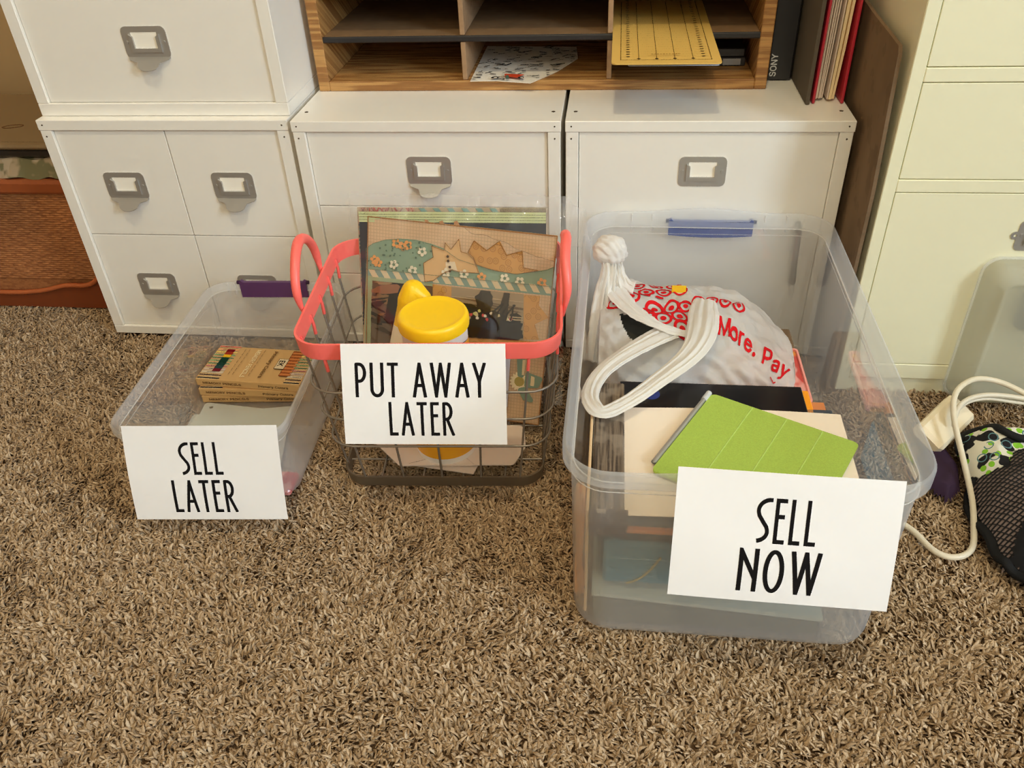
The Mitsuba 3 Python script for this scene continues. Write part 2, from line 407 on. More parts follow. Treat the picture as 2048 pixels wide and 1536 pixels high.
# ------------------------------------------------------------------ white storage cubes
def handle_meshes(cx, cz, y, cup=True):
    """label-holder pull: plate with a window and a raised lip round it, a cup lip that turns out below"""
    w, h = 0.063, 0.0415
    top = Polygon(rrect(w, h, 0.0075, 6))
    plate = top if not cup else unary_union([top, sbox(-w / 2 + .002, -h / 2, w / 2 - .002, 0)])
    win = sbox(-0.0185, -0.0095, 0.0185, 0.0135)
    plate = plate.difference(win)
    R = np.array([[1, 0, 0], [0, 0, -1], [0, 1, 0.0]])
    at_ = (cx, y, cz)
    ms = [prism(plate, 0.0014, R, at_)]
    # raised frame at the window's sides and foot, its upper ends cut slanting
    side = Polygon([(-0.0215, 0.011), (-0.0165, 0.0075), (-0.0165, -0.0075), (0.0165, -0.0075), (0.0165, 0.0075), (0.0215, 0.011), (0.0215, -0.0125), (-0.0215, -0.0125)])
    ms.append(prism(side, 0.0036, R, at_))
    if cup:
        tongue = Polygon([(-0.0295, 0.0), (0.0295, 0.0), (0.028, -0.004), (0.0165, -0.0085)] + [(0.0145 * math.cos(t), -0.0135 - 0.0085 * math.sin(t)) for t in np.linspace(0.1, math.pi - 0.1, 12)] + [(-0.0165, -0.0085), (-0.028, -0.004)])
        tg = prism(tongue, 0.0013, R @ rx(0), (0, 0, 0))
        tg = xf(tg, rx(math.radians(-50)), (cx, y - 0.0008, cz - h / 2 + 0.0012))
        ms.append(tg)
    card = prism(sbox(-0.0195, -0.0105, 0.0195, 0.0145), 0.0005, R, at_)
    scr = []
    for s in (-1, 1):
        c = trimesh.creation.cylinder(0.0021, 0.0012, sections=14)
        scr.append(xf(c, R, (cx + s * 0.0262, y - 0.0018, cz + 0.0005)))
    return cat(ms), card, scr

def add_handle(parent, cx, cz, y, cup=True):
    hm, card, scr = handle_meshes(cx, cz, y, cup)
    put(num(parent + '__handle'), hm, 'm_metal'); labels[parent + '__handle'] = {'label': 'grey metal label holder pull'}
    put(num(parent + '__label_card'), card, 'm_matte', color=(236, 232, 222))
    for s in scr:
        put(num(parent + '__screw'), s, 'm_metal')

def add_cube(name, x0, y0, z0, W, H, D, fr, tb, fronts, label, m='m_white', rec=0.0045, bb=0.0149, bottom_lip=0.0):
    x1, y1, z1 = x0 + W, y0 + D, z0 + H
    put(name + '__top_board', cbox(x0 - .0008, x1 + .0008, y0 - .0012, y1, z1 - tb, z1, .0009), m)
    put(name + '__bottom_board', cbox(x0, x1, y0 - bottom_lip, y1, z0, z0 + bb, .0009), m)
    for s in (x0, x1 - fr):
        put(num(name + '__side_panel'), cbox(s, s + fr, y0, y1, z0 + bb + .0002, z1 - tb - .0002, .0009), m)
    put(name + '__back_panel', cbox(x0 + fr, x1 - fr, y1 - .006, y1, z0 + bb, z1 - tb, .0005), m)
    holes = []
    for (xa, xb, za, zb, part, hc) in fronts:
        g = 0.0007
        k = put(num(name + '__' + part), cbox(xa + g, xb - g, y0 + rec, y0 + rec + .016, za + g, zb - g, .0006), m)
        # box of the drawer behind its front, so that the gaps look into something dark but closed
        if hc:
            add_handle(k, hc[0], hc[1], y0 + rec, hc[2])
        yield_k.append(k)
    for s in (x0 + .0075, x1 - .0075):
        for dz in (.007, .024):
            c = trimesh.creation.cylinder(0.0011, 0.0016, sections=10); holes.append(xf(c, rx(math.pi / 2), (s, y0 - (.0009 if dz < tb else -.0002), z1 - dz)))
        c = trimesh.creation.cylinder(0.0026, 0.0008, sections=12); holes.append(xf(c, None, (s - (.004 if s > x0 + W / 2 else -.004), y0 + .037, z1)))
    for hm in holes:
        put(num(name + '__screw_hole'), hm, 'm_matte', color=(70, 60, 50))
    tag(name, label, 'cabinet')
yield_k = []
W, H, D, FR, TB, BB = 0.37, 0.3607, 0.325, 0.0172, 0.0149, 0.0149
XA, XB, XC, YA = -0.8156, -0.4378, -0.0607, 0.0061
def quarters(x0):
    xm = x0 + W / 2; zm = H / 2
    L, R_, B, Tt = x0 + FR, x0 + W - FR, BB, H - TB
    return [(L, xm, zm, Tt, 'drawer', (-0.7138, 0.2607, True)), (xm, R_, zm, Tt, 'drawer', (-0.5466, 0.2615, True)),
            (L, xm, B, zm, 'drawer', (-0.7150, 0.0925, True)), (xm, R_, B, zm, 'drawer', (-0.5475, 0.0925, True))]
add_cube('storage_cube', XA, YA, -0.0, W, H, D, FR, TB, quarters(XA), 'white storage cube with four small drawers, under another cube at left')
z2 = H + .0006
add_cube('storage_cube_001', XA + .001, 0.0212, z2, W, H, D, FR, .0149, [(XA + .001 + FR, XA + .001 + W - FR, z2 + .0175, z2 + H - .0149, 'drawer', (-0.6275, 0.4595, True))],
         'white storage cube with one wide drawer, stacked on the four-drawer cube', bb=.0175)
zb = [BB, 0.123, 0.2346, H - TB]
add_cube('storage_cube_002', XB, 0, 0, W, H, D, FR, TB, [(XB + FR, XB + W - FR, zb[2], zb[3], 'drawer', (-0.2518, 0.2888, True)), (XB + FR, XB + W - FR, zb[1], zb[2], 'drawer', (-0.2518, 0.176, True)),
         (XB + FR, XB + W - FR, zb[0], zb[1], 'drawer', (-0.2518, 0.066, True))], 'white storage cube with three wide drawers, behind the wire basket')
add_cube('storage_cube_003', XC, 0, 0, W, H, D, FR, TB, [(XC + FR, XC + W - FR, BB, H - TB, 'door', (0.1233, 0.2908, False))], 'white storage cube with one large door, behind the largest clear bin', rec=0.003)
bar = tube(spline([(0.2597, -0.001, 0.2175), (0.2597, -0.010, 0.2155), (0.2608, -0.0115, 0.2), (0.2630, -0.0115, 0.15), (0.2645, -0.010, 0.131), (0.2645, -0.001, 0.129)], 40), 0.0042, 10)
put('storage_cube_003__door__bar_handle', bar, 'm_satin', smooth=True, color=(120, 118, 116)); labels['storage_cube_003__door__bar_handle'] = {'label': 'slim grey upright bar pull'}

# tall cream drawer tower on the right
DX0, DX1, DY = 0.333, 0.743, -0.085
n_ = 'drawer_tower'
put(n_ + '__side_panel', cbox(DX0, DX0 + .0155, DY, 0.30, -0.002, 0.82, .0009), 'm_cream'); put(n_ + '__side_panel_001', cbox(DX1 - .0155, DX1, DY, 0.30, -0.002, 0.82, .0009), 'm_cream')
put(n_ + '__top_board', cbox(DX0, DX1, DY, 0.30, 0.8202, 0.836, .0009), 'm_cream')
put(n_ + '__back_panel', cbox(DX0 + .0155, DX1 - .0155, 0.292, 0.30, 0.0, 0.82, .0009), 'm_cream')
put(n_ + '__plinth', cbox(DX0 + .0157, DX1 - .0157, DY + .006, DY + .02, -0.01, 0.0205, .0009), 'm_cream')
for za, zb_ in ((0.0212, 0.0452), (0.3012, 0.3172), (0.4337, 0.4497), (0.6, 0.616)):
    put(num(n_ + '__rail'), cbox(DX0 + .0157, DX1 - .0157, DY, DY + .018, za, zb_, .0009), 'm_cream')
for za, zb_ in ((0.0457, 0.3007), (0.3177, 0.4332), (0.4502, 0.5995), (0.6165, 0.8195)):
    k = put(num(n_ + '__drawer'), cbox(DX0 + .0165, DX1 - .0165, DY + .0006, DY + .018, za + .0007, zb_ - .0007, .0006), 'm_cream')
    if zb_ == 0.3007:
        cx, cz = 0.538, 0.2455
        add_handle(k, cx, cz, DY + .0006, False)
        ear = Point(-0.0335, -0.004).buffer(0.0052, 10).difference(Point(-0.0335, -0.004).buffer(0.002, 8))
        put(k + '__ear', prism(ear, .0016, np.array([[1, 0, 0], [0, 0, -1], [0, 1, 0.0]]), (cx, DY + .0006, cz + .004)), 'm_metal')
tag(n_, 'tall cream drawer tower on the right, its upper drawers without pulls', 'cabinet')

# cardboard sheet standing in the gap beside the tower
poly = Polygon([(-0.0884, -0.008), (-0.0884, 0.30), (-0.082, 0.36), (-0.0698, 0.462), (-0.064, 0.469), (0.05, 0.4745), (0.27, 0.49), (0.27, -0.008)])
put('cardboard_sheet', prism(poly, 0.0045, np.array([[0, 0, 1.0], [1, 0, 0], [0, 1, 0]]), (0.3195, 0, 0)), 'm_cardboard')
tag('cardboard_sheet', 'brown cardboard sheet standing in the gap beside the tall drawer tower', 'cardboard')

# ------------------------------------------------------------------ oak paper sorter on the cubes
OX0, OX1, OY, OZ = -0.4345, 0.2135, 0.1285, H + .0004
ZT = 0.56; OD = OY + 0.30
n_ = 'paper_sorter'
put(n_ + '__side_panel', cbox(OX0, OX0 + .0165, OY, OD, OZ, ZT, .0012), 'm_oak'); put(n_ + '__side_panel_001', cbox(OX1 - .0165, OX1, OY, OD, OZ, ZT, .0012), 'm_oak')
put(n_ + '__bottom_board', cbox(OX0 + .0166, OX1 - .0166, OY, OD, OZ, 0.3752, .0012), 'm_oak')
put(n_ + '__top_board', cbox(OX0 + .0166, OX1 - .0166, OY, OD, ZT - .015, ZT, .0012), 'm_oak')
put(n_ + '__back_panel', cbox(OX0 + .0166, OX1 - .0166, OD - .004, OD, 0.3753, ZT - .0152, .0004), 'm_hardboard')
for z in (0.4288, 0.4905):
    k = put(num(n_ + '__shelf'), cbox(OX0 + .0167, OX1 - .0167, OY + .008, OD - .0042, z + .001, z + .0075, .0006), 'm_hardboard')
    put(k + '__edge_strip', cbox(OX0 + .0150, OX1 - .0150, OY + .003, OY + .0078, z - .0006, z + .0079, .0018), 'm_satin', color=(34, 32, 34)); labels[k + '__edge_strip'] = {'label': 'black front edging'}
for x in (-0.2142, -0.0065):
    for za, zb_ in ((0.3754, 0.4276), (0.4372, 0.4892), (0.4988, 0.5448)):
        put(num(n_ + '__divider'), cbox(x - .0035, x + .0035, OY + .004, OD - .0042, za, zb_, .0008), 'm_cardboard' if False else 'm_oakpale')
def f_pale(p, n, uv):
    g = mikit.fbm(p.x * 120, p.y * 160, p.z * 160, 3)
    return mikit.mix([0.36, 0.225, 0.125], [0.26, 0.155, 0.085], g)
M('m_oakpale', mikit.proc(f_pale), 0.6, 0.3)
tag(n_, 'oak paper sorter with dark shelves standing on the white cubes', 'paper sorter')

# patterned paper in the middle compartment
poly = Polygon([(-0.2055, 0.1235), (-0.168, 0.125), (-0.1176, 0.1125), (-0.098, 0.142), (-0.0821, 0.1684), (-0.055, 0.235), (-0.06, 0.30), (-0.205, 0.31)])
rnd = random.Random(5)
def flat_sheet(z, slope=0.0):
    return lambda u, v: (np.c_[u, v, np.full(len(u), z)], np.tile([0, 0, 1.0], (len(u), 1)))
put('printed_paper', prism(poly, 0.0008, None, (0, 0, 0.3756)), 'm_matte', color=(225, 218, 206))
items = []
for _ in range(150):
    x, y = rnd.uniform(-.205, -.06), rnd.uniform(.115, .30)
    a, l = rnd.uniform(-.6, .9), rnd.uniform(.003, .012)
    g = LineString([(x, y), (x + l * math.cos(a), y + l * math.sin(a))]).buffer(rnd.uniform(.0006, .0016)).intersection(poly)
    items.append((g, rnd.choice([(52, 46, 46), (60, 66, 62), (80, 74, 70), (40, 36, 38)])))
for (x, y, s) in ((-.170, .128, .0055), (-.132, .127, .0045)):
    items.append((Point(x, y).buffer(s).intersection(poly), (38, 34, 34))); items.append((Point(x + .001, y).buffer(s * .5).intersection(poly), (220, 212, 200)))
items.append((Polygon([(-.158, .146), (-.128, .142), (-.138, .126), (-.156, .134)]).intersection(poly), (205, 72, 44)))
items.append((LineString([(-.172, .119), (-.158, .1165), (-.151, .123), (-.153, .137)]).buffer(.0022).intersection(poly), (86, 108, 96)))
m, c = prints(items, flat_sheet(0.3764)); put('printed_paper__print', m, 'm_soft', color=c)
tag('printed_paper', 'white paper with dark scribbles and an orange patch in the paper sorter', 'paper')

# yellow template lying on the shelf and sticking out
TO = np.array([-0.0030, -0.0225, 0.4382]); TW, TL_ = 0.1345, 0.345
poly = Polygon(rrect(TW, TL_, 0.006, 5)); poly = affinity.translate(poly, TW / 2, TL_ / 2)
put('yellow_template', prism(poly, 0.0016, None, TO), 'm_satin', color=(216, 178, 96))
items = []; dk = (92, 70, 34)
def seg(x0, y0, x1, y1, w):
    return LineString([(x0, y0), (x1, y1)]).buffer(w, cap_style=2)
x0, x1, y0, y1 = .0115, TW - .0115, .0145, TL_ - .014
items += [(seg(x0, y0, x1, y0, .00035), dk), (seg(x0, y0, x0, y1, .00035), dk), (seg(x1, y0, x1, y1, .00035), dk)]
for k in range(1, 5):
    x = x0 + (x1 - x0) * k / 5
    items.append((seg(x, y0, x, y1, .0003), dk)); items.append((affinity.scale(Point(x, y0 + .005).buffer(1, 6), .0022, .0018), (66, 48, 26)))
for k in range(30):
    y = y0 + .014 + k * .0108
    if y < y1:
        items.append((seg(x0, y, x1, y, .00012), (176, 138, 60)))
        for x in (x0 + .009, x1 - .009):
            items.append((affinity.scale(Point(x, y).buffer(1, 6), .0026, .0013), (66, 48, 26)))
rnd = random.Random(11)
for k in range(10):      # a worn line of small print, no longer legible
    items.append((sbox(TW / 2 - .018 + k * .0037, y0 + .0165, TW / 2 - .018 + k * .0037 + rnd.uniform(.0018, .0031), y0 + .0165 + rnd.uniform(.0022, .0032)), (158, 118, 54)))
m, c = prints(items, lambda u, v: (np.c_[u + TO[0], v + TO[1], np.full(len(u), TO[2] + .0016)], np.tile([0, 0, 1.0], (len(u), 1))))
put('yellow_template__print', m, 'm_soft', color=c); labels['yellow_template__print'] = {'label': 'dark printed rules and dots'}
tag('yellow_template', 'yellow ruled template card jutting out of the paper sorter', 'template')
# the pale perforated strip and dark things below it
comb = Polygon(rrect(.118, .15, .004, 4)); comb = affinity.translate(comb, .0775, .118)
for k in range(5):
    comb = comb.difference(affinity.scale(Point(.03 + k * .0235, .0485).buffer(1, 8), .0052, .0028))
put('perforated_sheet', prism(comb, .0012, None, (0, 0, 0.4288 - .011)), 'm_satin', color=(150, 160, 178)); tag('perforated_sheet', 'pale blue sheet with a row of holes, under the yellow template', 'plastic sheet')
put('cassette', cat(cbox(.135, .19, .19, .31, .3756, .388), cbox(.138, .188, .192, .30, .3882, .400)), 'm_satin', color=(36, 33, 34)); put('cassette__label', cbox(.1577, .1829, .1885, .1899, .3775, .3865, .0003), 'm_matte', color=(150, 150, 152))
labels['cassette__label'] = {'label': 'grey paper label'}
tag('cassette', 'black case with a grey label at the back of the sorter', 'case')

# black electronics box beside the sorter
put('black_box', cbox(.2185, .2538, .1672, .34, H + .0006, .56, .0025), 'm_satin', color=(30, 29, 32))
put('black_box__foot', cbox(.2245, .248, .169, .30, H + .0001, H + .0022, .0005), 'm_matte', color=(22, 21, 22))
t_ = text_poly('SONY', .0085, True); t_ = affinity.scale(t_, .96, 1.0, origin=(0, 0)); bx = t_.bounds
S_ = plane((.2308, .1672, .3668), (0, 0, 1), (-1, 0, 0))
m, c = prints([(t_, (206, 206, 208))], lambda u, v: (S_(u, v)[0], np.tile([0, -1.0, 0], (len(u), 1)))); put('black_box__lettering', m, 'm_soft', color=c)
tag('black_box', 'slim black box with white lettering standing beside the oak paper sorter', 'box')

# grey folder and red album
put('grey_folder', cbox(.2560, .2612, .061, .31, H + .0005, .66, .0008), 'm_matte', color=(84, 76, 66)); tag('grey_folder', 'thin grey folder standing upright against the red album', 'folder')
put('red_album', cbox(.2652, .2688, .065, .31, H + .0005, .66, .0009), 'm_satin', color=(170, 36, 52)); put('red_album__cover', cbox(.3022, .3060, .065, .31, H + .0005, .66, .0009), 'm_satin', color=(170, 36, 52))
put('red_album__spine', cbox(.2688, .3022, .3055, .31, H + .0005, .66, .0009), 'm_satin', color=(150, 30, 44))
rnd = random.Random(3)
for k in range(9):
    xb, xt = .2705 + k * .0021 + (.004 if k > 4 else 0), .2702 + k * .0036
    ys = .0755 + rnd.uniform(-.004, .006)
    w = .0016 if k < 6 else .0034
    v = []
    for (x, z) in ((xb, H + .004), ((xb + xt) / 2 - .0008, .43), (xt, .65)):
        v.append([(x, ys, z), (x + w, ys, z), (x + w, .303, z), (x, .303, z)])
    put(num('red_album__page'), loft([np.array(q, float) for q in v]), 'm_matte', color=(206, 190, 176) if k < 6 else (222, 200, 158))
tag('red_album', 'red album with its page edges showing at the right end of the cubes', 'album')

# ------------------------------------------------------------------ left end: wicker chest, lining, laptop
WX0, WX1, WY = -1.45, -0.852, 0.0876
n_ = 'wicker_chest'
put(n_ + '__body', cbox(WX0, WX1, WY + .006, .42, -0.004, .224, .003), 'm_wicker')
nx, nz = 420, 210
X, Z = np.meshgrid(np.linspace(WX0 + .02, WX1 - .012, nx), np.linspace(.052, .212, nz), indexing='ij')
row = np.floor(Z / .0040); ph = np.where(row % 2 == 0, 0.0, math.pi)
Yw = WY + .004 - (.0018 + .0007 * np.sin(2 * math.pi * X / .021 + ph)) * np.abs(np.sin(math.pi * Z / .0040)) ** .6 + .0006 * meshkit.noise(np.stack([X * 300, Z * 300, X * 0], -1))
i, j = np.meshgrid(np.arange(nx - 1), np.arange(nz - 1), indexing='ij'); a = (i * nz + j).ravel()
put(n_ + '__woven_panel', tm(np.stack([X, Yw, Z], -1).reshape(-1, 3), np.c_[a, a + nz, a + nz + 1, a + 1]), 'm_wicker', smooth=True); labels[n_ + '__woven_panel'] = {'label': 'woven strands', 'kind': 'stuff'}
put(n_ + '__top_rail', cbox(WX0 - .004, WX1 + .004, WY - .006, WY + .01, .212, .236, .005), 'm_satin', color=(142, 74, 40))
put(n_ + '__top_rail_001', cbox(WX0 - .004, WX1 + .004, WY + .0101, .42, .226, .236, .004), 'm_satin', color=(120, 58, 30))
put(n_ + '__corner_post', tube([(WX1 - .004, WY + .003, 0), (WX1 - .004, WY + .003, .213)], .009, 10), 'm_wicker', smooth=40)
ap = spline([(WX0, WY - .005, .031), (-1.10, WY - .005, .030), (-1.0, WY - .005, .031), (-.965, WY - .005, .037), (-.93, WY - .005, .045), (-.895, WY - .005, .046), (-.872, WY - .005, .058), (-.860, WY - .004, .082), (-.857, WY - .002, .11)], 80)
put(n_ + '__trim', tube(ap, .0042, 8), 'm_satin', smooth=True, color=(172, 92, 52)); labels[n_ + '__trim'] = {'label': 'curved lighter brown rope edging'}
band = Polygon([(p[0], p[2]) for p in ap] + [(WX1, .11), (WX1, -.002), (WX0, -.002)])
put(n_ + '__base_rail', prism(band, .007, np.array([[1, 0, 0], [0, 0, -1], [0, 1, 0.0]]), (0, WY + .005, 0)), 'm_satin', color=(116, 56, 28))
tag(n_, 'reddish brown wicker chest on the floor beside the four-drawer cube', 'chest')
Zl = lambda u, v: np.c_[WX0 + .01 + u * (WX1 - WX0 - .012), WY + .002 + .02 * v + .003 * np.sin(u * 90) * (1 - v), .237 + .026 * v + .0025 * np.sin(u * 55)]
put('folded_cloth', cat(thick(grid(Zl, 160, 6), .0015), cbox(WX0 + .01, WX1 - .002, WY + .024, .40, .2365, .2615, .004)), 'm_liner', smooth=35)
tag('folded_cloth', 'folded patterned cloth between the wicker chest and the laptop', 'cloth')
n_ = 'laptop'
LZ = .2665
put(n_ + '__base', cbox(WX0 + .10, WX1 - .004, WY + .016, .36, LZ, LZ + .013, .003), 'm_satin', color=(38, 33, 31))
put(n_ + '__lid', cbox(WX0 + .10, WX1 - .002, WY + .012, .36, LZ + .0135, LZ + .0215, .003), 'm_satin', color=(124, 104, 78)); labels[n_ + '__lid'] = {'label': 'bronze grey metal lid'}
put(n_ + '__seam', cbox(WX0 + .10, WX1 - .002, WY + .0270, WY + .0276, LZ + .0213, LZ + .0217, .0001), 'm_matte', color=(84, 64, 40))
e = affinity.rotate(affinity.scale(Point(0, 0).buffer(1, 24), .0175, .0085), 14, origin=(0, 0)); e2 = affinity.rotate(affinity.scale(Point(0, 0).buffer(1, 24), .0150, .0062), 14, origin=(0, 0))
put(n_ + '__emblem', prism(e.difference(e2), .0006, None, (-.9950, .186, LZ + .0214)), 'm_satin', color=(88, 54, 26)); labels[n_ + '__emblem'] = {'label': 'dark oval ring emblem'}
tag(n_, 'closed bronze grey laptop lying on the wicker chest at the left edge', 'laptop')

# ------------------------------------------------------------------ clear plastic bins
def bin_ring(w, d, r, z, bump=0.0):
    P = dense(rrect(w, d, r, 8), 12)
    zz = np.full(len(P), z)
    if bump:
        s = np.clip(1 - np.abs(P[:, 0]) / (w * .30), 0, 1); zz = zz + bump * (s * s * (3 - 2 * s)) * (np.abs(P[:, 1]) > d / 2 - r * .3)
    return np.c_[P, zz]

def add_bin(name, cx, cy, yaw, h, w1, d1, w0, d0, r1, r0, lip, ov, label, wall='m_bin', rim='m_binrim', t=0.002, bump=0.0):
    R = rz(yaw); at_ = (cx, cy, 0.0)
    wt, dt = w1 - 2 * ov, d1 - 2 * ov           # wall at the foot of the rim
    zr = h - lip
    outer = [bin_ring(w0 - .03, d0 - .03, r0 - .015, 0), bin_ring(w0 - .012, d0 - .012, r0 - .006, .002), bin_ring(w0 - .003, d0 - .003, r0 - .002, .007), bin_ring(w0, d0, r0, .014)]
    for s in (.33, .66, 1.0):
        outer.append(bin_ring(w0 + (wt - w0) * s, d0 + (dt - d0) * s, r0 + (r1 - ov - r0) * s, .014 + (zr - .014) * s))
    inner = [bin_ring(wt - 2 * t, dt - 2 * t, r1 - ov - t, zr)]
    for s in (.5, 0.0):
        inner.append(bin_ring(w0 + (wt - w0) * s - 2 * t, d0 + (dt - d0) * s - 2 * t, r0 + (r1 - ov - r0) * s - t, .014 + (zr - .014) * s))
    inner += [bin_ring(w0 - .004 - 2 * t, d0 - .004 - 2 * t, r0 - .003, .007 + t * .5), bin_ring(w0 - .016, d0 - .016, r0 - .008, .002 + t)]
    put(name + '__shell', xf(loft(outer, True, False), R, at_), wall, smooth=50)
    put(name + '__inner_face', xf(loft(inner, False, True), R, at_), 'm_gloss_clear', smooth=50); labels[name + '__inner_face'] = {'label': 'glossy clear inside'}
    for k, (zl, o_) in enumerate(((zr + .0005, -.0004), (zr - .010, -.0004))):
        q = dense(rrect(wt - 2 * t + 2 * o_ if k == 0 else wt - .0006, dt - 2 * t + 2 * o_ if k == 0 else dt - .0006, r1 - ov - t, 8), 6)
        put(num(name + '__moulded_line'), xf(tube(np.c_[q, np.full(len(q), zl)], .0008 if k == 0 else .0006, 5, closed=True), R, at_), 'm_rib', smooth=True)
    rr = [bin_ring(wt - 2 * t, dt - 2 * t, r1 - ov - t, zr + .0001), bin_ring(wt, dt, r1 - ov, zr + .0001), bin_ring(w1 - .003, d1 - .003, r1 - .0015, zr + .0006), bin_ring(w1, d1, r1, zr + .003),
          bin_ring(w1, d1, r1, h - .003, bump), bin_ring(w1 - .0025, d1 - .0025, r1 - .001, h - .0005, bump), bin_ring(w1 - .006, d1 - .006, r1 - .003, h, bump),
          bin_ring(w1 - .010, d1 - .010, r1 - .005, h - .002, bump), bin_ring(wt - 2 * t, dt - 2 * t, r1 - ov - t, zr + .0035), bin_ring(wt - 2 * t, dt - 2 * t, r1 - ov - t, zr + .0001)]
    put(name + '__rim', xf(loft(rr, False, False), R, at_), rim, smooth=50)
    labels[name + '__rim'] = {'label': 'rolled rim of thicker, whiter plastic'}
    tag(name, label, 'storage bin')
    return R, np.array(at_)

BIG = dict(cx=.1304, cy=-.279, yaw=-.0078, h=.2385, w1=.3287, d1=.538, w0=.3062, d0=.515)
RB, AB = add_bin('clear_bin', **BIG, r1=.045, r0=.04, lip=.02, ov=.008, label='largest clear plastic bin, open and full, in front of the large white door', bump=.006)
SM = dict(cx=-.4891, cy=-.2044, yaw=.0363, h=.122, w1=.2201, d1=.366, w0=.2036, d0=.3304)
RS, AS = add_bin('clear_bin_001', **SM, r1=.036, r0=.03, lip=.012, ov=.006, label='small shallow clear plastic bin, in front of the four-drawer cube', wall='m_binsmall', t=.0016)
BIGW = lambda x, y, z: RB @ np.array([x, y, z]) + AB
# blue latch at the back, purple latch on the small bin, gussets under both rims
def latch(cx, w, y, z0, z1, th, sag, n=24):
    xs = np.linspace(-w / 2, w / 2, n); low = z0 - sag * (1 - (2 * xs / w) ** 2)
    poly = Polygon([(x, z) for x, z in zip(xs, low)] + [(w / 2, z1), (w / 2 - .003, z1 + .002), (w / 2 - .006, z1 - .001), (-w / 2 + .006, z1 - .001), (-w / 2 + .003, z1 + .002), (-w / 2, z1)])
    body = prism(poly, th, np.array([[1, 0, 0], [0, 0, -1], [0, 1, 0.0]]), (cx, y, 0))
    pins = [xf(trimesh.creation.cylinder(.0028, .004, sections=12), ry(math.pi / 2), (cx + s * (w / 2 + .002), y - th / 2, z1 - .002)) for s in (-1, 1)]
    return body, pins
b_, p_ = latch(.0075, .114, .2665, .2065, .2285, .006, .003)
put('clear_bin__latch', xf(b_, RB, AB), 'm_satin', color=(86, 100, 152)); labels['clear_bin__latch'] = {'label': 'blue plastic latch on the back'}
for p in p_:
    put(num('clear_bin__latch__pin'), xf(p, RB, AB), 'm_matte', color=(40, 48, 84))
for x in (-.1005, -.0725, .0795, .108):
    put(num('clear_bin__rib'), xf(cbox(x - .001, x + .001, .2605, .2688, .214, .2366, .0004), RB, AB), 'm_rib')
b_, p_ = latch(-.0085 + 0.0, .104, .1795, .099, .1255, .006, .0)
put('clear_bin_001__latch', xf(b_, RS, AS), 'm_satin', color=(84, 48, 96)); labels['clear_bin_001__latch'] = {'label': 'purple plastic latch on the back'}
for p in p_:
    put(num('clear_bin_001__latch__pin'), xf(p, RS, AS), 'm_matte', color=(56, 34, 62))
for x in (-.082, -.070):
    put(num('clear_bin_001__rib'), xf(cbox(x - .0016, x + .0016, .1755, .1822, .102, .1212, .0008), RS, AS), 'm_rib')

# ------------------------------------------------------------------ signs
def add_sign(name, TL, TR, BR, BL, rows, label, bulge=0.004, seed=1):
    TL, TR, BR, BL = (np.array(x, float) for x in (TL, TR, BR, BL))
    n0 = np.cross(TR - TL, BL - TL); n0 /= np.linalg.norm(n0); n0 = -n0 if n0[1] > 0 else n0
    rs = np.random.RandomState(seed); ph = rs.uniform(0, 6, 3)
    def P(u, v):
        b = bulge * (np.sin(math.pi * v) * .7 + .30 * np.sin(2 * math.pi * v + ph[0]) * np.sin(math.pi * u) + .12 * np.sin(math.pi * (u * 1.4 + v) + ph[1]))
        return np.outer((1 - u) * (1 - v), TL) + np.outer(u * (1 - v), TR) + np.outer(u * v, BR) + np.outer((1 - u) * v, BL) + np.outer(b, n0)
    m = grid(P, 33, 23)
    fn = np.cross(m.vertices[m.faces[0, 1]] - m.vertices[m.faces[0, 0]], m.vertices[m.faces[0, 2]] - m.vertices[m.faces[0, 0]])
    if fn @ n0 < 0:
        m = tm(m.vertices, m.faces[:, ::-1])
    put(name, thick(m, 0.00025), 'm_paper', smooth=40)
    def S(u, v):
        e = 1e-3; p = P(u, v); du = P(u + e, v) - P(u - e, v); dv = P(u, v + e) - P(u, v - e); n = np.cross(dv, du); n /= np.linalg.norm(n, axis=1, keepdims=True)
        n = np.where((n @ n0)[:, None] < 0, -n, n); return p, n
    asp = np.linalg.norm(TR - TL) / np.linalg.norm(BL - TL)
    items = []
    for s, u0, u1, v0, v1 in rows:
        g = poster_line(s, u0, u1, 0.0, v1 - v0)
        g = affinity.translate(affinity.scale(g, 1, -1, origin=(0, 0)), 0, v1)
        items.append((g, (26, 25, 26)))
    m, c = prints(items, S, 0.03, lift=0.00035)
    put(name + '__lettering', m, 'm_soft', color=c); labels[name + '__lettering'] = {'label': 'tall narrow black capital letters'}
    tag(name, label, 'sign')
add_sign('paper_sign', (.0660, -.5525, .2555), (.2517, -.5555, .2528), (.2480, -.6030, .1445), (.0623, -.6000, .1475), [('SELL', .368, .639, .187, .529), ('NOW', .31, .68, .575, .916)],
         'white paper sign reading SELL NOW on the largest clear bin', .004, 1)
add_sign('paper_sign_001', (-.5573, -.3945, .1390), (-.3717, -.3845, .1415), (-.3675, -.4236, .0290), (-.5530, -.4348, .0265), [('SELL', .349, .624, .17, .511), ('LATER', .274, .687, .567, .915)],
         'white paper sign reading SELL LATER on the small shallow bin', .003, 2)
add_sign('paper_sign_002', (-.2890, -.3545, .2365), (-.1070, -.3435, .2355), (-.1035, -.3935, .1340), (-.2850, -.4045, .1350), [('PUT AWAY', .083, .882, .184, .524), ('LATER', .282, .683, .570, .909)],
         'white paper sign reading PUT AWAY LATER on the wire basket', .003, 3)

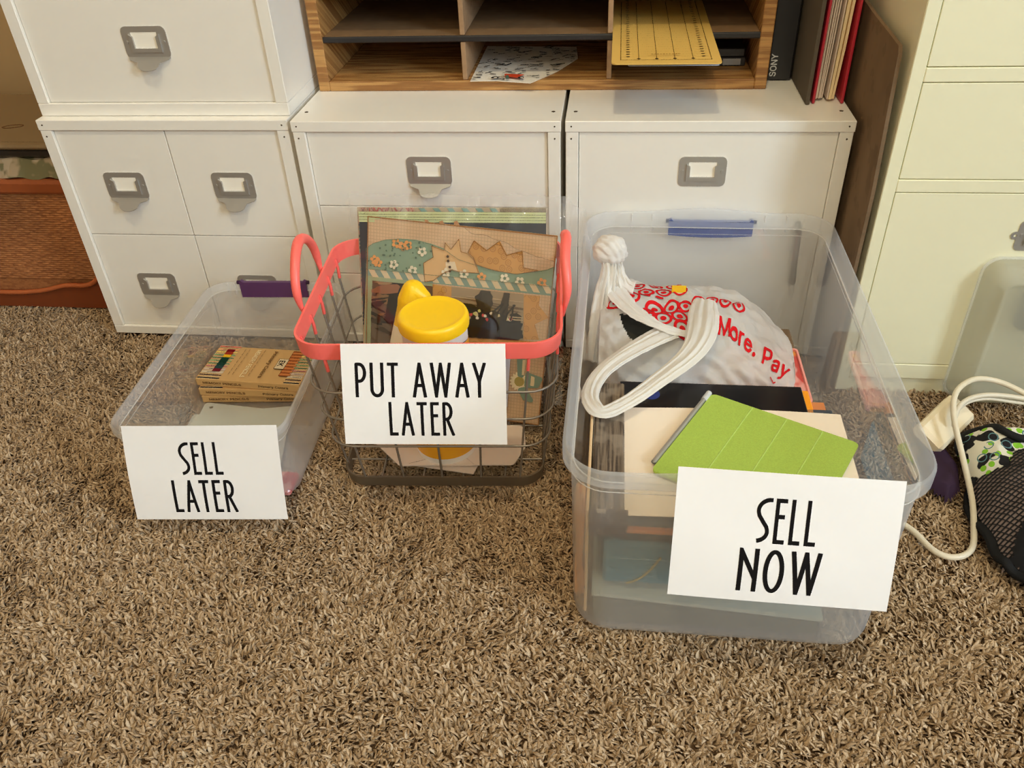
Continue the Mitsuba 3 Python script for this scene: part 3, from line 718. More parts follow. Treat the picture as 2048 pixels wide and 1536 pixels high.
# ------------------------------------------------------------------ wire basket
KC, KY = np.array([-.2065, -.2135, 0.0]), .0634
RK = rz(KY); KH = .2315
kw = lambda s: (.2557 + (.3070 - .2557) * s, .2229 + (.2607 - .2229) * s, .030 + .006 * s)
def kring(z, inset=0.0, k=8):
    w, d, r = kw(max(z, 0) / KH)
    return np.c_[rrect(w - 2 * inset, d - 2 * inset, r - inset, k), np.full(4 * (k + 1), z)]
K = lambda m: xf(m, RK, KC)
n_ = 'wire_basket'
def kband(z0, z1, t):
    return loft([kring(z0, t), kring(z0), kring(z0 + .001, -.0004), kring(z1 - .001, -.0004), kring(z1), kring(z1, t), kring(z0, t)], False, False)
put(n_ + '__rim', K(kband(KH - .0215, KH, .0028)), 'm_satin', smooth=40, color=(250, 112, 104)); labels[n_ + '__rim'] = {'label': 'coral pink flat metal rim'}
put(n_ + '__base_band', K(kband(.0005, .0165, .0026)), 'm_satin', smooth=40, color=(92, 80, 66)); labels[n_ + '__base_band'] = {'label': 'dark brown flat base band'}
for z in (.0735, .119, .1615):
    put(num(n_ + '__hoop'), K(tube(kring(z, -.0012, 6), .0015, 6, closed=True)), 'm_wire', smooth=True)
def wire(f, side, clip=True):
    """upright wire; side 'x-','x+','y-','y+'; f from -1 to 1 along that side"""
    pts = []
    for z in (.219, .192, .1, .012):
        w, d, r = kw(z / KH)
        i_ = .0014
        if side[0] == 'y':
            pts.append((f * (w / 2 - r), (d / 2 - i_) * (1 if side[1] == '+' else -1), z))
        else:
            pts.append(((w / 2 - i_) * (1 if side[1] == '+' else -1), f * (d / 2 - r), z))
    pts = np.array(pts)
    k = put(num(n_ + '__wire'), K(tube(pts[1:], .0015, 6)), 'm_wire', smooth=True)
    a, b = pts[0], pts[0] + (pts[1] - pts[0]) * 1.0
    inn = np.array([0, 0.0022 if side == 'y-' else (-.0022 if side == 'y+' else 0), 0]) if side[0] == 'y' else np.array([.0022 if side == 'x-' else -.0022, 0, 0])
    put(k + '__clip', K(tube([a + inn, (a + b) / 2 + inn * .8, b + inn * .2], [.0016, .0021, .0021], 6)), 'm_satin', smooth=True, color=(246, 104, 98)); labels[k + '__clip'] = {'label': 'coral pink weld at the rim'}
for f in (-1, -.5, 0, .5, 1):
    for sd in ('y-', 'y+', 'x-', 'x+'):
        wire(f, sd)
for f in (-.62, -.2, .2, .62):
    w, d, r = kw(0)
    put(num(n_ + '__floor_wire'), K(tube([(f * w / 2, -d / 2 + .002, .011), (f * w / 2, d / 2 - .002, .011)], .0014, 6)), 'm_wire', smooth=True)
for f in (-.62, 0.0, .62):
    w, d, r = kw(0)
    put(num(n_ + '__floor_wire'), K(tube([(-w / 2 + .002, f * d / 2, .0085), (w / 2 - .002, f * d / 2, .0085)], .0014, 6)), 'm_wire', smooth=True)
for sx in (-1, 1):
    w, d, r = kw(.93); x = sx * (w / 2 + .0022)
    y0_, y1_ = -.047, .047; LO = .006 if sx < 0 else .003
    lp = spline([(x, y0_, .215), (x + sx * .003, y0_ - .002, .231), (x + sx * .005, y0_ - .001, .254), (x + sx * LO, y0_ * .62, .281), (x + sx * (LO + .001), 0, .293), (x + sx * LO, y1_ * .62, .281), (x + sx * .005, y1_ + .001, .254), (x + sx * .003, y1_ + .002, .231), (x, y1_, .215)], 60)
    rr_ = np.interp(np.linspace(0, 1, 60), [0, .06, .16, .5, .84, .94, 1], [.0018, .0024, .0052, .0064, .0052, .0024, .0018])
    k = put(num(n_ + '__handle'), K(tube(lp, rr_, 12)), 'm_satin', smooth=True, color=(250, 112, 104)); labels[k] = {'label': 'coral pink rubber loop handle'}
tag(n_, 'grey wire basket with coral pink rim and loop handles', 'basket')

# ------------------------------------------------------------------ scrapbook pages in the basket
PT = np.array([-.3150, -.0893, .2634]); PU_ = np.array([-.0643, -.114, .2509]) - np.array([-.3198, -.0889, .2636]); PW = np.linalg.norm(PU_); PU = PU_ / PW
PVv = np.array([-.0856, -.2113, .014]) - np.array([-.0643, -.114, .2509]); PH = np.linalg.norm(PVv); PV = PVv / PH
PT = np.array([-.3198, -.0889, .2636]); PN = np.cross(PV, PU); PN = PN / np.linalg.norm(PN); PN = -PN if PN[1] > 0 else PN
RP = np.c_[PU, -PV, PN]              # columns: right, up, towards the viewer
def page_poly(uv):
    return Polygon([(u * PW, -v * PH) for u, v in uv])
def on_page(poly, h, lift):
    m = prism(poly, h, None, (0, 0, lift)); return xf(m, RP, PT)
n_ = 'scrapbook_page'
sheet = page_poly([(0, 0), (1, 0), (1, 1), (.03, 1), (.005, .85)])
put(n_, on_page(sheet, .0012, -.0012), 'm_kraft')
lay = .00035
def cut(name, uv, lift, m='m_matte', color=None, label=None):
    g = uv if isinstance(uv, (Polygon,)) or hasattr(uv, 'geoms') else page_poly(uv)
    g = g.intersection(sheet)
    if not g.is_valid:
        g = g.buffer(0)
    k = put(num(n_ + '__' + name), on_page(g, lay, lift), m, color=color)
    if label:
        labels[k] = {'label': label}
    return k
TEAL = [(0, .168), (.036, .138), (.098, .113), (.179, .099), (.265, .096), (.347, .108), (.422, .127), (.504, .171), (.591, .189), (.69, .208), (.799, .213), (.898, .193), (.962, .175), (1, .155), (1, .257), (.005, .274)]
cut('teal_paper', TEAL, .0001, color=(128, 150, 128), label='sage green flowered paper in waves')
cut('striped_strip', [(.005, .274), (1, .254), (1, .305), (.003, .316)], .0002, color=(124, 146, 134), label='sage and cream diagonal striped strip')
for k in range(15):
    x = .012 + k * .0665; y = .274 - .02 * x
    cut('cream_stripe', [(x, y), (x + .034, y - .0006), (x + .062, y + .0395), (x + .028, y + .0405)], .0006, color=(205, 186, 152))
FOX = [(.316, .21), (.366, .174), (.353, .116), (.422, .133), (.425, .091), (.458, .123), (.497, .066), (.513, .129), (.551, .137), (.583, .163), (.616, .231), (.509, .236), (.472, .228), (.418, .258), (.377, .296), (.328, .307)]
def rim_print(uv, c=(128, 88, 50), w=.0007):
    g = page_poly(uv); return g.difference(g.buffer(-w)), c
items = [rim_print([(0, 0), (1, 0), (1, 1), (.03, 1)], (140, 96, 58), .0012)]
LEAF = [(.547, .131), (.575, .067), (.645, .109), (.707, .056), (.751, .122), (.829, .093), (.843, .176), (.927, .182), (.811, .215), (.72, .21), (.659, .202), (.597, .188), (.579, .155)]
cut('orange_leaf', LEAF, .0010, 'm_hexpaper', label='pointed orange paper leaf')
cut('tan_fox', FOX, .0014, color=(206, 168, 120), label='tan cut paper fox shape')
cut('muzzle', [(.432, .191), (.481, .186), (.5, .237), (.463, .229), (.44, .256)], .0018, color=(216, 198, 170), label='cream paper patch')
cut('frame_paper', [(.003, .31), (.369, .312), (.395, .72), (.013, .75)], .0004, color=(150, 160, 126), label='sage paper frame')
cut('orange_patch', [(.37, .318), (.472, .318), (.496, .654), (.393, .667)], .0004, 'm_hexpaper')
cut('orange_patch', [(.855, .315), (.94, .313), (.938, .361), (.995, .42), (.927, .461), (.956, .54), (.875, .55)], .0004, 'm_hexpaper')
cut('orange_patch', [(.491, .583), (.957, .549), (.959, .57), (.494, .623)], .0004, 'm_hexpaper')
PH1 = [(.040, .334), (.37, .327), (.395, .70), (.047, .743)]; PH2 = [(.472, .318), (.855, .314), (.875, .553), (.491, .579)]
cut('photograph', PH1, .0008, 'm_satin', color=(92, 74, 58), label='glossy dark brown photograph'); cut('photograph', PH2, .0008, 'm_satin', color=(150, 130, 104), label='glossy photograph with dark shapes')
rnd = random.Random(8)
g1, g2 = page_poly(PH1), page_poly(PH2)
def blob(u, v, a, b, rot, c, clip, seed):
    rs = random.Random(seed); n = 14; ph = [rs.uniform(.75, 1.25) for _ in range(n)]
    P = [(a * ph[k] * math.cos(2 * math.pi * k / n), b * ph[k] * math.sin(2 * math.pi * k / n)) for k in range(n)]
    g = affinity.translate(affinity.rotate(Polygon(P), rot, origin=(0, 0)), u * PW, -v * PH).buffer(0)
    return g.intersection(clip), c
L2 = []
for k in range(46):
    u, v = rnd.uniform(.04, .38), rnd.uniform(.33, .6)
    L2.append(blob(u, v, rnd.uniform(.006, .02), rnd.uniform(.0012, .004), rnd.uniform(-25, 25), rnd.choice([(38, 32, 28), (60, 48, 36), (128, 98, 70), (150, 118, 88), (30, 27, 26)]), g1, k))
L2.append(blob(.19, .41, .016, .036, -12, (30, 28, 28), g1, 101)); L2.append(blob(.22, .36, .018, .016, 0, (34, 31, 30), g1, 104)); L2.append(blob(.12, .37, .022, .006, 10, (142, 96, 72), g1, 107))
for k in range(34):
    L2.append(blob(rnd.uniform(.5, .84), rnd.uniform(.44, .56), rnd.uniform(.004, .012), rnd.uniform(.004, .010), rnd.uniform(0, 90), rnd.choice([(42, 38, 30), (56, 52, 36), (34, 32, 28)]), g2, 200 + k))
for k in range(9):
    L2.append(blob(rnd.uniform(.48, .86), .355 + .012 * k, .045, .0009, rnd.uniform(-4, 4), rnd.choice([(112, 92, 70), (176, 156, 128), (96, 78, 58)]), g2, 300 + k))
L2 += [blob(.655, .385, .012, .018, 6, (52, 46, 40), g2, 401), blob(.665, .345, .007, .014, 4, (58, 54, 48), g2, 402), blob(.765, .375, .005, .026, -4, (56, 46, 38), g2, 403), blob(.74, .50, .038, .022, 0, (36, 38, 44), g2, 404), blob(.56, .50, .030, .024, 0, (40, 38, 28), g2, 405)]
for k in range(16):
    u, v = rnd.uniform(.50, .82), rnd.uniform(.425, .47)
    L2.append(blob(u, v, .0022, .0022, 0, rnd.choice([(206, 190, 150), (196, 80, 76), (196, 196, 120), (222, 214, 196)]), g2, 500 + k))
for k in range(5):
    u = .70 + .025 * k
    L2.append((LineString([(u * PW, -.455 * PH), ((u + .006) * PW, -.42 * PH), ((u + rnd.uniform(.0, .05)) * PW, -.375 * PH)]).buffer(.0011).intersection(g2), (40, 34, 30)))
for k, (u, v, c) in enumerate([(.162, .124, 1), (.20, .135, 1), (.225, .128, 1), (.05, .222, 1), (.068, .235, 1), (.155, .236, 2), (.305, .152, 2), (.26, .255, 2), (.63, .25, 1), (.535, .245, 2), (.75, .242, 2), (.83, .25, 2), (.945, .243, 1), (.44, .247, 2)]):
    for q in range(5):
        a = q * 1.257 + k
        L2.append((Point(u * PW + .0042 * math.cos(a), -v * PH + .0042 * math.sin(a)).buffer(.0024, 6).intersection(page_poly(TEAL)), (214, 150, 92) if c == 1 else (218, 208, 184)))
for k in range(60):
    u, v = rnd.uniform(.01, .42), rnd.uniform(.105, .27)
    L2.append((Point(u * PW, -v * PH).buffer(rnd.uniform(.0007, .0015), 4).intersection(page_poly(TEAL).difference(page_poly(FOX))), (78, 98, 84)))
for u, v in ((.444, .162), (.448, .185), (.459, .215), (.461, .236)):
    L2.append((Point(u * PW, -v * PH).buffer(.0018, 8), (72, 54, 40)))
L2 += [rim_print(FOX), rim_print(LEAF), rim_print(TEAL, (96, 104, 82), .0005)]
SP = lambda u, v: (PT + np.outer(u, PU) - np.outer(v, PV) + 0 * PN, np.tile(PN, (len(u), 1)))
m, c = prints(items, SP, None, .0021); put(n_ + '__inked_edge', m, 'm_soft', color=c); labels[n_ + '__inked_edge'] = {'label': 'brown inked outline'}
for gq, kq in ((g1, n_ + '__photograph'), (g2, n_ + '__photograph_001')):
    m, c = prints([(g, col) for g, col in L2 if not g.is_empty and gq.contains(g.centroid)], SP, None, .0021)
    put(kq + '__image', m, 'm_soft', color=c)
m, c = prints([(g, col) for g, col in L2 if not g.is_empty and not g1.contains(g.centroid) and not g2.contains(g.centroid)], SP, None, .0021)
put(n_ + '__print', m, 'm_soft', color=c); labels[n_ + '__print'] = {'label': 'printed flowers and brown inked edges'}
# flower sticker low on the right
FL = []
for k in range(16):
    a = k * math.pi / 8
    FL.append((affinity.translate(affinity.rotate(affinity.scale(Point(0, 0).buffer(1, 8), .0050, .0021), math.degrees(a), origin=(0, 0)), .875 * PW + .0085 * math.cos(a), -.775 * PH + .0085 * math.sin(a)), (224, 208, 172)))
FL.append((Point(.875 * PW, -.775 * PH).buffer(.0068, 12), (160, 146, 82)))
for uv in ([(.864, .659), (.882, .655), (.885, .74), (.874, .738)], [(.915, .731), (.984, .748), (.97, .786), (.915, .791)], [(.884, .82), (.905, .812), (.946, .868), (.912, .862)]):
    FL.append((page_poly(uv).buffer(.003), (118, 140, 124)))
for uv in ([(.882, .655), (.899, .655), (.898, .736), (.885, .738)], [(.935, .735), (.955, .742), (.955, .789), (.935, .790)]):
    FL.append((page_poly(uv), (214, 196, 160)))
m, c = prints(FL, SP, None, .0021); put(n_ + '__flower_sticker', m, 'm_soft', color=c); labels[n_ + '__flower_sticker'] = {'label': 'cream daisy with striped leaves'}
tag(n_, 'brown scrapbook page with paper foxes and two photos, foremost in the basket', 'scrapbook page')
# the green-edged page behind it and a third in the back
def lean_sheet(TL, TR, dn, h):
    TL, TR, dn = (np.array(x, float) for x in (TL, TR, dn)); U = TR - TL; w = np.linalg.norm(U); U /= w
    dn = dn - U * (dn @ U); dn /= np.linalg.norm(dn); n = np.cross(U, -dn)
    n = -n if n[1] > 0 else n
    return np.c_[U, -dn, n], TL, w, h
DN = np.array([-.04, -.378, -.922])
R2, O2, w2, h2 = lean_sheet((-.3325, -.0868, .2690), (-.0815, -.0838, .2690), DN, .20)
put('scrapbook_page_001', xf(prism(sbox(0, -h2, w2, 0), .0014, None, (0, 0, -.0014)), R2, O2), 'm_matte', color=(44, 46, 54))
for k in range(4):
    put(num('scrapbook_page_001__green_edge'), xf(prism(sbox(0, -.0036 * (k + 1) + .0005, w2, -.0036 * k), .0008, None, (0, 0, .0006 * (3 - k))), R2, O2), 'm_matte', color=(184, 190, 144))
labels['scrapbook_page_001__green_edge'] = {'label': 'pale green paper edge strip'}
for k in range(3):
    x = (.352 + .078 * k) * w2
    g = Polygon([(x, -.030), (x + .002, -.0125 + .003 * (k == 0)), (x + .006, -.011), (x + .010, -.018), (x + .013, -.030)])
    put(num('scrapbook_page_001__paper_ear'), xf(prism(g, .0004, None, (0, 0, .0030)), R2, O2), 'm_matte', color=(176, 124, 84))
labels['scrapbook_page_001__paper_ear'] = {'label': 'small tan paper point'}
tag('scrapbook_page_001', 'dark scrapbook page with pale green edge strips, behind the fox page', 'scrapbook page')
R3, O3, w3, h3 = lean_sheet((-.3365, -.0790, .2715), (-.0820, -.0755, .2720), DN, .20)
put('scrapbook_page_002', xf(prism(sbox(0, -h3, w3, 0), .0010, None, (0, 0, -.0010)), R3, O3), 'm_matte', color=(176, 158, 134))
it, it2 = [], []; rnd = random.Random(4)
for k in range(40):
    x = rnd.uniform(0, w3 * .36); it.append((LineString([(x, -.001), (x + rnd.uniform(-.006, .006), -.008)]).buffer(.0006).intersection(sbox(0, -.2, w3, 0)), rnd.choice([(176, 92, 92), (196, 150, 134), (150, 110, 110)])))
for k in range(6):
    x = w3 * (.33 + .075 * k); it.append((Polygon([(x, -.001), (x + .008, -.001), (x + .014, -.008), (x + .006, -.008)]), (120, 150, 144)))
for k in range(34):
    x = w3 * .76 + k * .0018; it.append((LineString([(x, -.001), (x + .002, -.008)]).buffer(.0003).intersection(sbox(0, -.2, w3, 0)), (92, 84, 76)))
for k in range(30):
    it2.append((sbox(.001, -.012 - .005 * k, .012, -.015 - .005 * k), rnd.choice([(84, 92, 112), (190, 140, 146), (52, 56, 70), (128, 144, 150)])))
S3 = lambda u, v: (O3 + np.outer(u, R3[:, 0]) + np.outer(v, R3[:, 1]), np.tile(R3[:, 2], (len(u), 1)))
m, c = prints(it, S3, None, .0004); put('scrapbook_page_002__top_print', m, 'm_soft', color=c); m, c = prints(it2, S3, None, .0004); put('scrapbook_page_002__side_print', m, 'm_soft', color=c)
tag('scrapbook_page_002', 'scrapbook page with a patterned top edge, hindmost in the basket', 'scrapbook page')
# clear sleeve round them: front sheet bellied, top open and curled
def S_sl(u, v):
    P = np.outer(1 - u, [-.3490, -.0830, .2840]) + np.outer(u, [-.0545, -.0800, .2840])
    d = np.array([.010, -.378, -.922]); d /= np.linalg.norm(d)
    w = .0035 * np.sin(u * 23 + v * 5) * np.exp(-v * 9) + .0022 * np.sin(u * 61 + 2 + 9 * v) * np.exp(-v * 9) + .0010 * np.sin(u * 140 + 40 * v) * np.exp(-v * 5) * (np.abs(u - .5) > .3) - .006 * (1 - v) * np.sin(math.pi * u)
    return P + np.outer(v * .235, d) + np.outer(w, [0, 1.0, .3]) + np.outer(-.0075 * np.clip(v * 3, 0, 1) - .028 * np.clip(v - .08, 0, 1) * (1.0 + 1.2 * u), [0, 1.0, 0.0])
sl = grid(S_sl, 70, 40)
put('plastic_sleeve', sl, 'm_sleeve', smooth=True)
def S_sb(u, v):
    P = np.outer(1 - u, [-.3500, -.0660, .2840]) + np.outer(u, [-.0520, -.0625, .2830]); d = np.array([.012, -.372, -.925]); d /= np.linalg.norm(d)
    return P + np.outer(v * .05, d) + np.outer(.0022 * np.sin(u * 17 + 1) * (1 - v) + .0012 * np.sin(u * 53 + 6 * v), [0, 1, .2])
put('plastic_sleeve__back_sheet', grid(S_sb, 60, 12), 'm_sleevefold', smooth=True)
corner = lambda u, v: np.outer((1 - u) * (1 - v), [-.060, -.083, .292]) + np.outer(u * (1 - v), [-.030, -.080, .268]) + np.outer(u * v, [-.022, -.086, .222]) + np.outer((1 - u) * v, [-.062, -.100, .226]) + np.outer(.003 * np.sin(u * 9 + v * 4), [.3, 1, .2])
put('plastic_sleeve__corner_fold', grid(corner, 16, 16), 'm_sleevefold', smooth=True); labels['plastic_sleeve__corner_fold'] = {'label': 'loose clear corner'}
tag('plastic_sleeve', 'crinkled clear plastic sleeve round the scrapbook pages in the basket', 'plastic sleeve')

# yellow-lidded canister
def lathe(prof, n=56, c=(0, 0, 0), R=None, ex=1.0, ey=1.0):
    a = np.linspace(0, 2 * math.pi, n, endpoint=False)
    rings = [np.c_[r * ex * np.cos(a), r * ey * np.sin(a), np.full(n, z)] for r, z in prof]
    return xf(loft(rings), R, c)
n_ = 'canister'; cc = (-.2030, -.2660, .0165); CS = 1.032
_lathe0 = lathe
def lathe(prof, n=56, c=(0, 0, 0), R=None, ex=1.0, ey=1.0):
    return _lathe0([(r, z * (CS if c is cc else 1)) for r, z in prof], n, c, R, ex, ey)
put(n_ + '__body', lathe([(.034, 0), (.0385, .002), (.0395, .006), (.0395, .186), (.037, .189)], c=cc), 'm_satin', smooth=40, color=(238, 232, 226)); labels[n_ + '__body'] = {'label': 'white cylinder body'}
a = np.linspace(0, 2 * math.pi, 80, endpoint=False)
ztop = .1675 + .010 * np.cos(a + 1.0)
lab = [np.c_[.0399 * np.cos(a), .0399 * np.sin(a), np.full(80, .012)], np.c_[.0399 * np.cos(a), .0399 * np.sin(a), ztop]]
put(n_ + '__label', xf(loft(lab, False, False), None, cc), 'm_satin', smooth=True, color=(238, 170, 44)); labels[n_ + '__label'] = {'label': 'orange yellow wrap label'}
dk = [np.c_[.0400 * np.cos(a[:40] + 3.3), .0400 * np.sin(a[:40] + 3.3), .1675 + .010 * np.cos(a[:40] + 4.3) + .0006], np.c_[.0400 * np.cos(a[:40] + 3.3), .0400 * np.sin(a[:40] + 3.3), .1675 + .010 * np.cos(a[:40] + 4.3) + .0006 + .0022 * np.sin(np.linspace(0, math.pi, 40))]]
put(n_ + '__stripe', xf(loft(dk, False, False, False), None, cc), 'm_satin', smooth=True, color=(92, 62, 92)); labels[n_ + '__stripe'] = {'label': 'dark violet swoosh on the label'}
put(n_ + '__lid', lathe([(.0412, .1858), (.0424, .1862), (.0428, .190), (.0425, .197), (.0412, .2000), (.0392, .2015), (.0372, .2016), (.0355, .2006), (.030, .1996), (.004, .1990)], c=cc), 'm_satin', smooth=35, color=(250, 206, 24)); labels[n_ + '__lid'] = {'label': 'bright yellow round lid'}
tag(n_, 'canister with a bright yellow round lid standing in the wire basket', 'canister')
# yellow bottle behind it
n_ = 'cleaner_bottle'
b0, b1 = np.array([-.2640, -.2270, .0165]), np.array([-.2440, -.1870, .2240]); ax = b1 - b0; ax /= np.linalg.norm(ax)
s_ = np.cross(ax, [0, -1.0, 0]); s_ /= np.linalg.norm(s_); RBt = np.c_[np.cross(s_, ax) * 0 + s_, np.cross(ax, s_), ax]
Lb = np.linalg.norm(b1 - b0)
put(n_ + '__body', lathe([(.022, 0), (.0275, .003), (.0285, .010), (.0285, .09), (.0265, .125), (.0215, .155), (.0185, Lb * .82)], ex=1.0, ey=.72, R=RBt, c=b0), 'm_satin', smooth=40, color=(240, 196, 52))
put(n_ + '__label', lathe([(.0288, .02), (.0289, .085), (.0271, .123), (.0226, .150)], ex=1.0, ey=.72, R=RBt, c=b0), 'm_satin', smooth=40, color=(232, 222, 200)); labels[n_ + '__label'] = {'label': 'cream label'}
import manifold3d as m3
def hull_chain(P, r, ref=.003, smooth_=0):
    """rounded solid: hulls of consecutive spheres, joined"""
    out = m3.Manifold()
    for (p, a), (q, b) in zip(list(zip(P, r))[:-1], list(zip(P, r))[1:]):
        sa = m3.Manifold.sphere(float(a), 24).translate([float(x) for x in p]); sb = m3.Manifold.sphere(float(b), 24).translate([float(x) for x in q])
        out = out + m3.Manifold.batch_hull([sa, sb])
    mm = out.refine_to_length(ref).to_mesh()
    t = trimesh.Trimesh(np.array(mm.vert_properties[:, :3]), np.array(mm.tri_verts), process=True)
    if smooth_:
        trimesh.smoothing.filter_taubin(t, iterations=smooth_)
    return trimesh.Trimesh(t.vertices, t.faces, process=False)
cp = [b0 + ax * Lb * .78, b0 + ax * Lb * .865, b0 + ax * Lb * .925 + np.array([.002, 0, 0])]
sp = [b0 + ax * Lb * .925 + np.array([.002, 0, 0]), b0 + ax * Lb * .905 + np.array([.0150, -.003, -.003]), b0 + ax * Lb * .84 + np.array([.0200, -.005, -.006])]
cap = hull_chain(cp, [.0185, .0180, .0150], .003)
cap2 = hull_chain(sp, [.0150, .0105, .0075], .0025)
put(n_ + '__cap', cat(cap, cap2), 'm_satin', smooth=60, color=(250, 206, 24)); labels[n_ + '__cap'] = {'label': 'rounded bright yellow cap with a spout'}
tag(n_, 'yellow bottle with a rounded spout cap, behind the canister in the basket', 'bottle')

# papers lying in the basket
def flat_thing(name, pts, z, th, m, color, label, cat_, cr=.0, tilt=None):
    g = Polygon(pts)
    if cr:
        g = g.buffer(-cr).buffer(cr)
    put(name, prism(g, th, None, (0, 0, z)), m, color=color); tag(name, label, cat_); return g
flat_thing('envelope', [(-.270, -.300), (-.161, -.3155), (-.140, -.22), (-.262, -.21)], .0135, .0012, 'm_matte', (214, 200, 188), 'lower white envelope at the front of the wire basket', 'envelope')
flat_thing('envelope_001', [(-.3060, -.262), (-.258, -.3105), (-.244, -.3085), (-.1105, -.2985), (-.0985, -.262), (-.105, -.22), (-.29, -.22)], .0170, .0016, 'm_matte', (226, 210, 196), 'upper white envelope with rounded corners in the wire basket', 'envelope', .008)
it = [(seg(-.247, -.306, -.150, -.262, .0004), (176, 158, 146)), (seg(-.162, -.302, -.205, -.258, .0003), (190, 172, 160)), (seg(-.285, -.27, -.21, -.25, .0003), (186, 170, 158))]
m, c = prints(it, flat_sheet(.0186)); put('envelope_001__fold_line', m, 'm_soft', color=c)
put('blue_card', prism(Polygon([(0, 0), (.012, 0), (.014, -.075), (0, -.075)]), .0008, RP, PT + PU * .1990 + PV * .160 + PN * .010), 'm_matte', color=(186, 190, 210)); tag('blue_card', 'pale blue card just right of the PUT AWAY LATER sign', 'card')

# ------------------------------------------------------------------ small bin: pencil boxes, stencils, pink packet
def pencil_box(name, cx, cy, z, yaw, label, full):
    w, d, h = .1600, .0860, .0122
    R = rz(yaw); t = np.array([cx, cy, z])
    put(name + '__box', xf(cbox(-w / 2, w / 2, -d / 2, d / 2, 0, h, .0008), R, t), 'm_matte', color=(196, 158, 106))
    S = lambda u, v: (np.c_[u, v, np.full(len(u), h)] @ R.T + t, np.tile([0, 0, 1.0], (len(u), 1)))
    F = lambda u, v: (np.c_[u, np.full(len(u), -d / 2), v] @ R.T + t, np.tile(R @ np.array([0, -1.0, 0]), (len(u), 1)))
    it = []
    x0, y0 = -w / 2, -d / 2
    cols = [(40, 30, 26), (70, 40, 30), (206, 190, 166), (200, 178, 160), (170, 96, 96), (86, 110, 78), (120, 150, 96), (70, 96, 66), (110, 140, 92), (224, 190, 84), (226, 150, 92), (196, 84, 72)]
    rows = 12; rh = d / rows
    for k, c in enumerate(cols):
        ya = y0 + k * rh
        for xa, xb in ((x0 + .002, x0 + .036), (x0 + .135, x0 + .1585)):
            if k == 2 or k == 3:
                it.append((sbox(xa, ya + .0006, xb, ya + rh - .0006), c))
            else:
                it.append((sbox(xa, ya + rh * .18, xb, ya + rh * .82), (232, 214, 176)))
                it.append((sbox(xa, ya + rh * .30, xb, ya + rh * .70), c))
            it.append((sbox(xa + .008, ya + rh * .42, xa + .022, ya + rh * .56), (50, 40, 34)))
    for k, c in enumerate([(110, 34, 44), (44, 66, 66), (30, 58, 50), (24, 52, 40), (28, 60, 48), (224, 176, 40), (150, 52, 34), (110, 26, 26)]):
        it.append((sbox(x0 + .018, y0 + (k + 2.6) * rh, x0 + .030, y0 + (k + 3.6) * rh), c))
    it.append((sbox(x0 + .122, y0 + 2.3 * rh, x0 + .136, y0 + 11.2 * rh), (120, 62, 34)))
    for k in range(8):
        it.append((sbox(x0 + .1228, y0 + (2.55 + 1.07 * k) * rh, x0 + .139, y0 + (3.3 + 1.07 * k) * rh), (190, 118, 70)))
    it += [(sbox(x0 + .108, y0 + 4.6 * rh, x0 + .1235, y0 + 8.2 * rh), (66, 46, 34)), (sbox(x0 + .1086, y0 + 4.7 * rh, x0 + .1229, y0 + 8.1 * rh), (214, 196, 164))]
    def vtext(s, hgt, xx, yy, c, bold=True, sx=1.0):
        g = text_poly(s, hgt, bold); g = affinity.scale(g, sx, 1, origin=(0, 0)); g = affinity.rotate(g, -90, origin=(0, 0)); it.append((affinity.translate(g, xx, yy), c))
    if full:
        vtext('EK', .0085, x0 + .1105, y0 + 7.7 * rh, (24, 22, 24))
        g = text_poly('Primary Colors', .0052, True); L = g.bounds[2]
        vtext('Primary Colors', .0052, x0 + .0935, y0 + d - .009, (92, 64, 36), True, .068 / L)
        g = text_poly('MEMORY PENCILS', .0068, True); L = g.bounds[2]
        vtext('MEMORY PENCILS', .0068, x0 + .0655, y0 + d - .008, (232, 214, 170), True, .070 / L)
        for xx in (.046, .0525, .0775):
            for k in range(7):
                it.append((sbox(x0 + xx, y0 + .012 + k * .0098, x0 + xx + .0008, y0 + .019 + k * .0098), (128, 92, 54)))
    m, c = prints(it, S); put(name + '__top_print', m, 'm_soft', color=c); labels[name + '__top_print'] = {'label': 'printed coloured pencils and lettering'}
    it = []
    g = text_poly('MEMORY PENCILS', .0036, True); it.append((affinity.translate(affinity.scale(g, .060 / g.bounds[2], 1, origin=(0, 0)), x0 + .010, .0042), (104, 74, 44)))
    g = text_poly('Primary Colors', .0036, True); it.append((affinity.translate(affinity.scale(g, .046 / g.bounds[2], 1, origin=(0, 0)), x0 + .096, .0040), (92, 70, 46)))
    m, c = prints(it, F); put(name + '__side_print', m, 'm_soft', color=c)
    tag(name, label, 'pencil box', 'stacked pencil boxes')
pencil_box('pencil_box', -.5085, -.1275, .0030, .070, 'lowest tan pencil box of the stack of three in the small bin', False)
pencil_box('pencil_box_001', -.5075, -.1310, .0156, .012, 'middle tan pencil box of the stack of three in the small bin', False)
pencil_box('pencil_box_002', -.5095, -.1285, .0282, -.050, 'topmost tan pencil box printed with coloured pencils and the letters EK', True)
flat_thing('stencil', [(-.5980, -.205), (-.470, -.222), (-.47, -.36), (-.575, -.365)], .0026, .0012, 'm_card', None, 'cloudy plastic stencil sheet lowest in the small bin', 'stencil', .006) if False else None
def card(name, pts, z, label, holes=()):
    g = Polygon(pts); g = g.buffer(-.005).buffer(.005)
    for h in holes:
        g = g.difference(Point(h).buffer(.003, 8))
    put(name, prism(g, .0011, None, (0, 0, z)), 'm_card'); tag(name, label, 'plastic sheet')
card('stencil', [(-.5885, -.204), (-.470, -.214), (-.458, -.350), (-.575, -.3555)], .0026, 'cloudy plastic sheet lowest in the small bin')
card('stencil_001', [(-.5800, -.178), (-.445, -.192), (-.432, -.318), (-.567, -.330)], .0042, 'cloudy plastic sheet with a small punched mark in the small bin', [(-.567, -.189)])
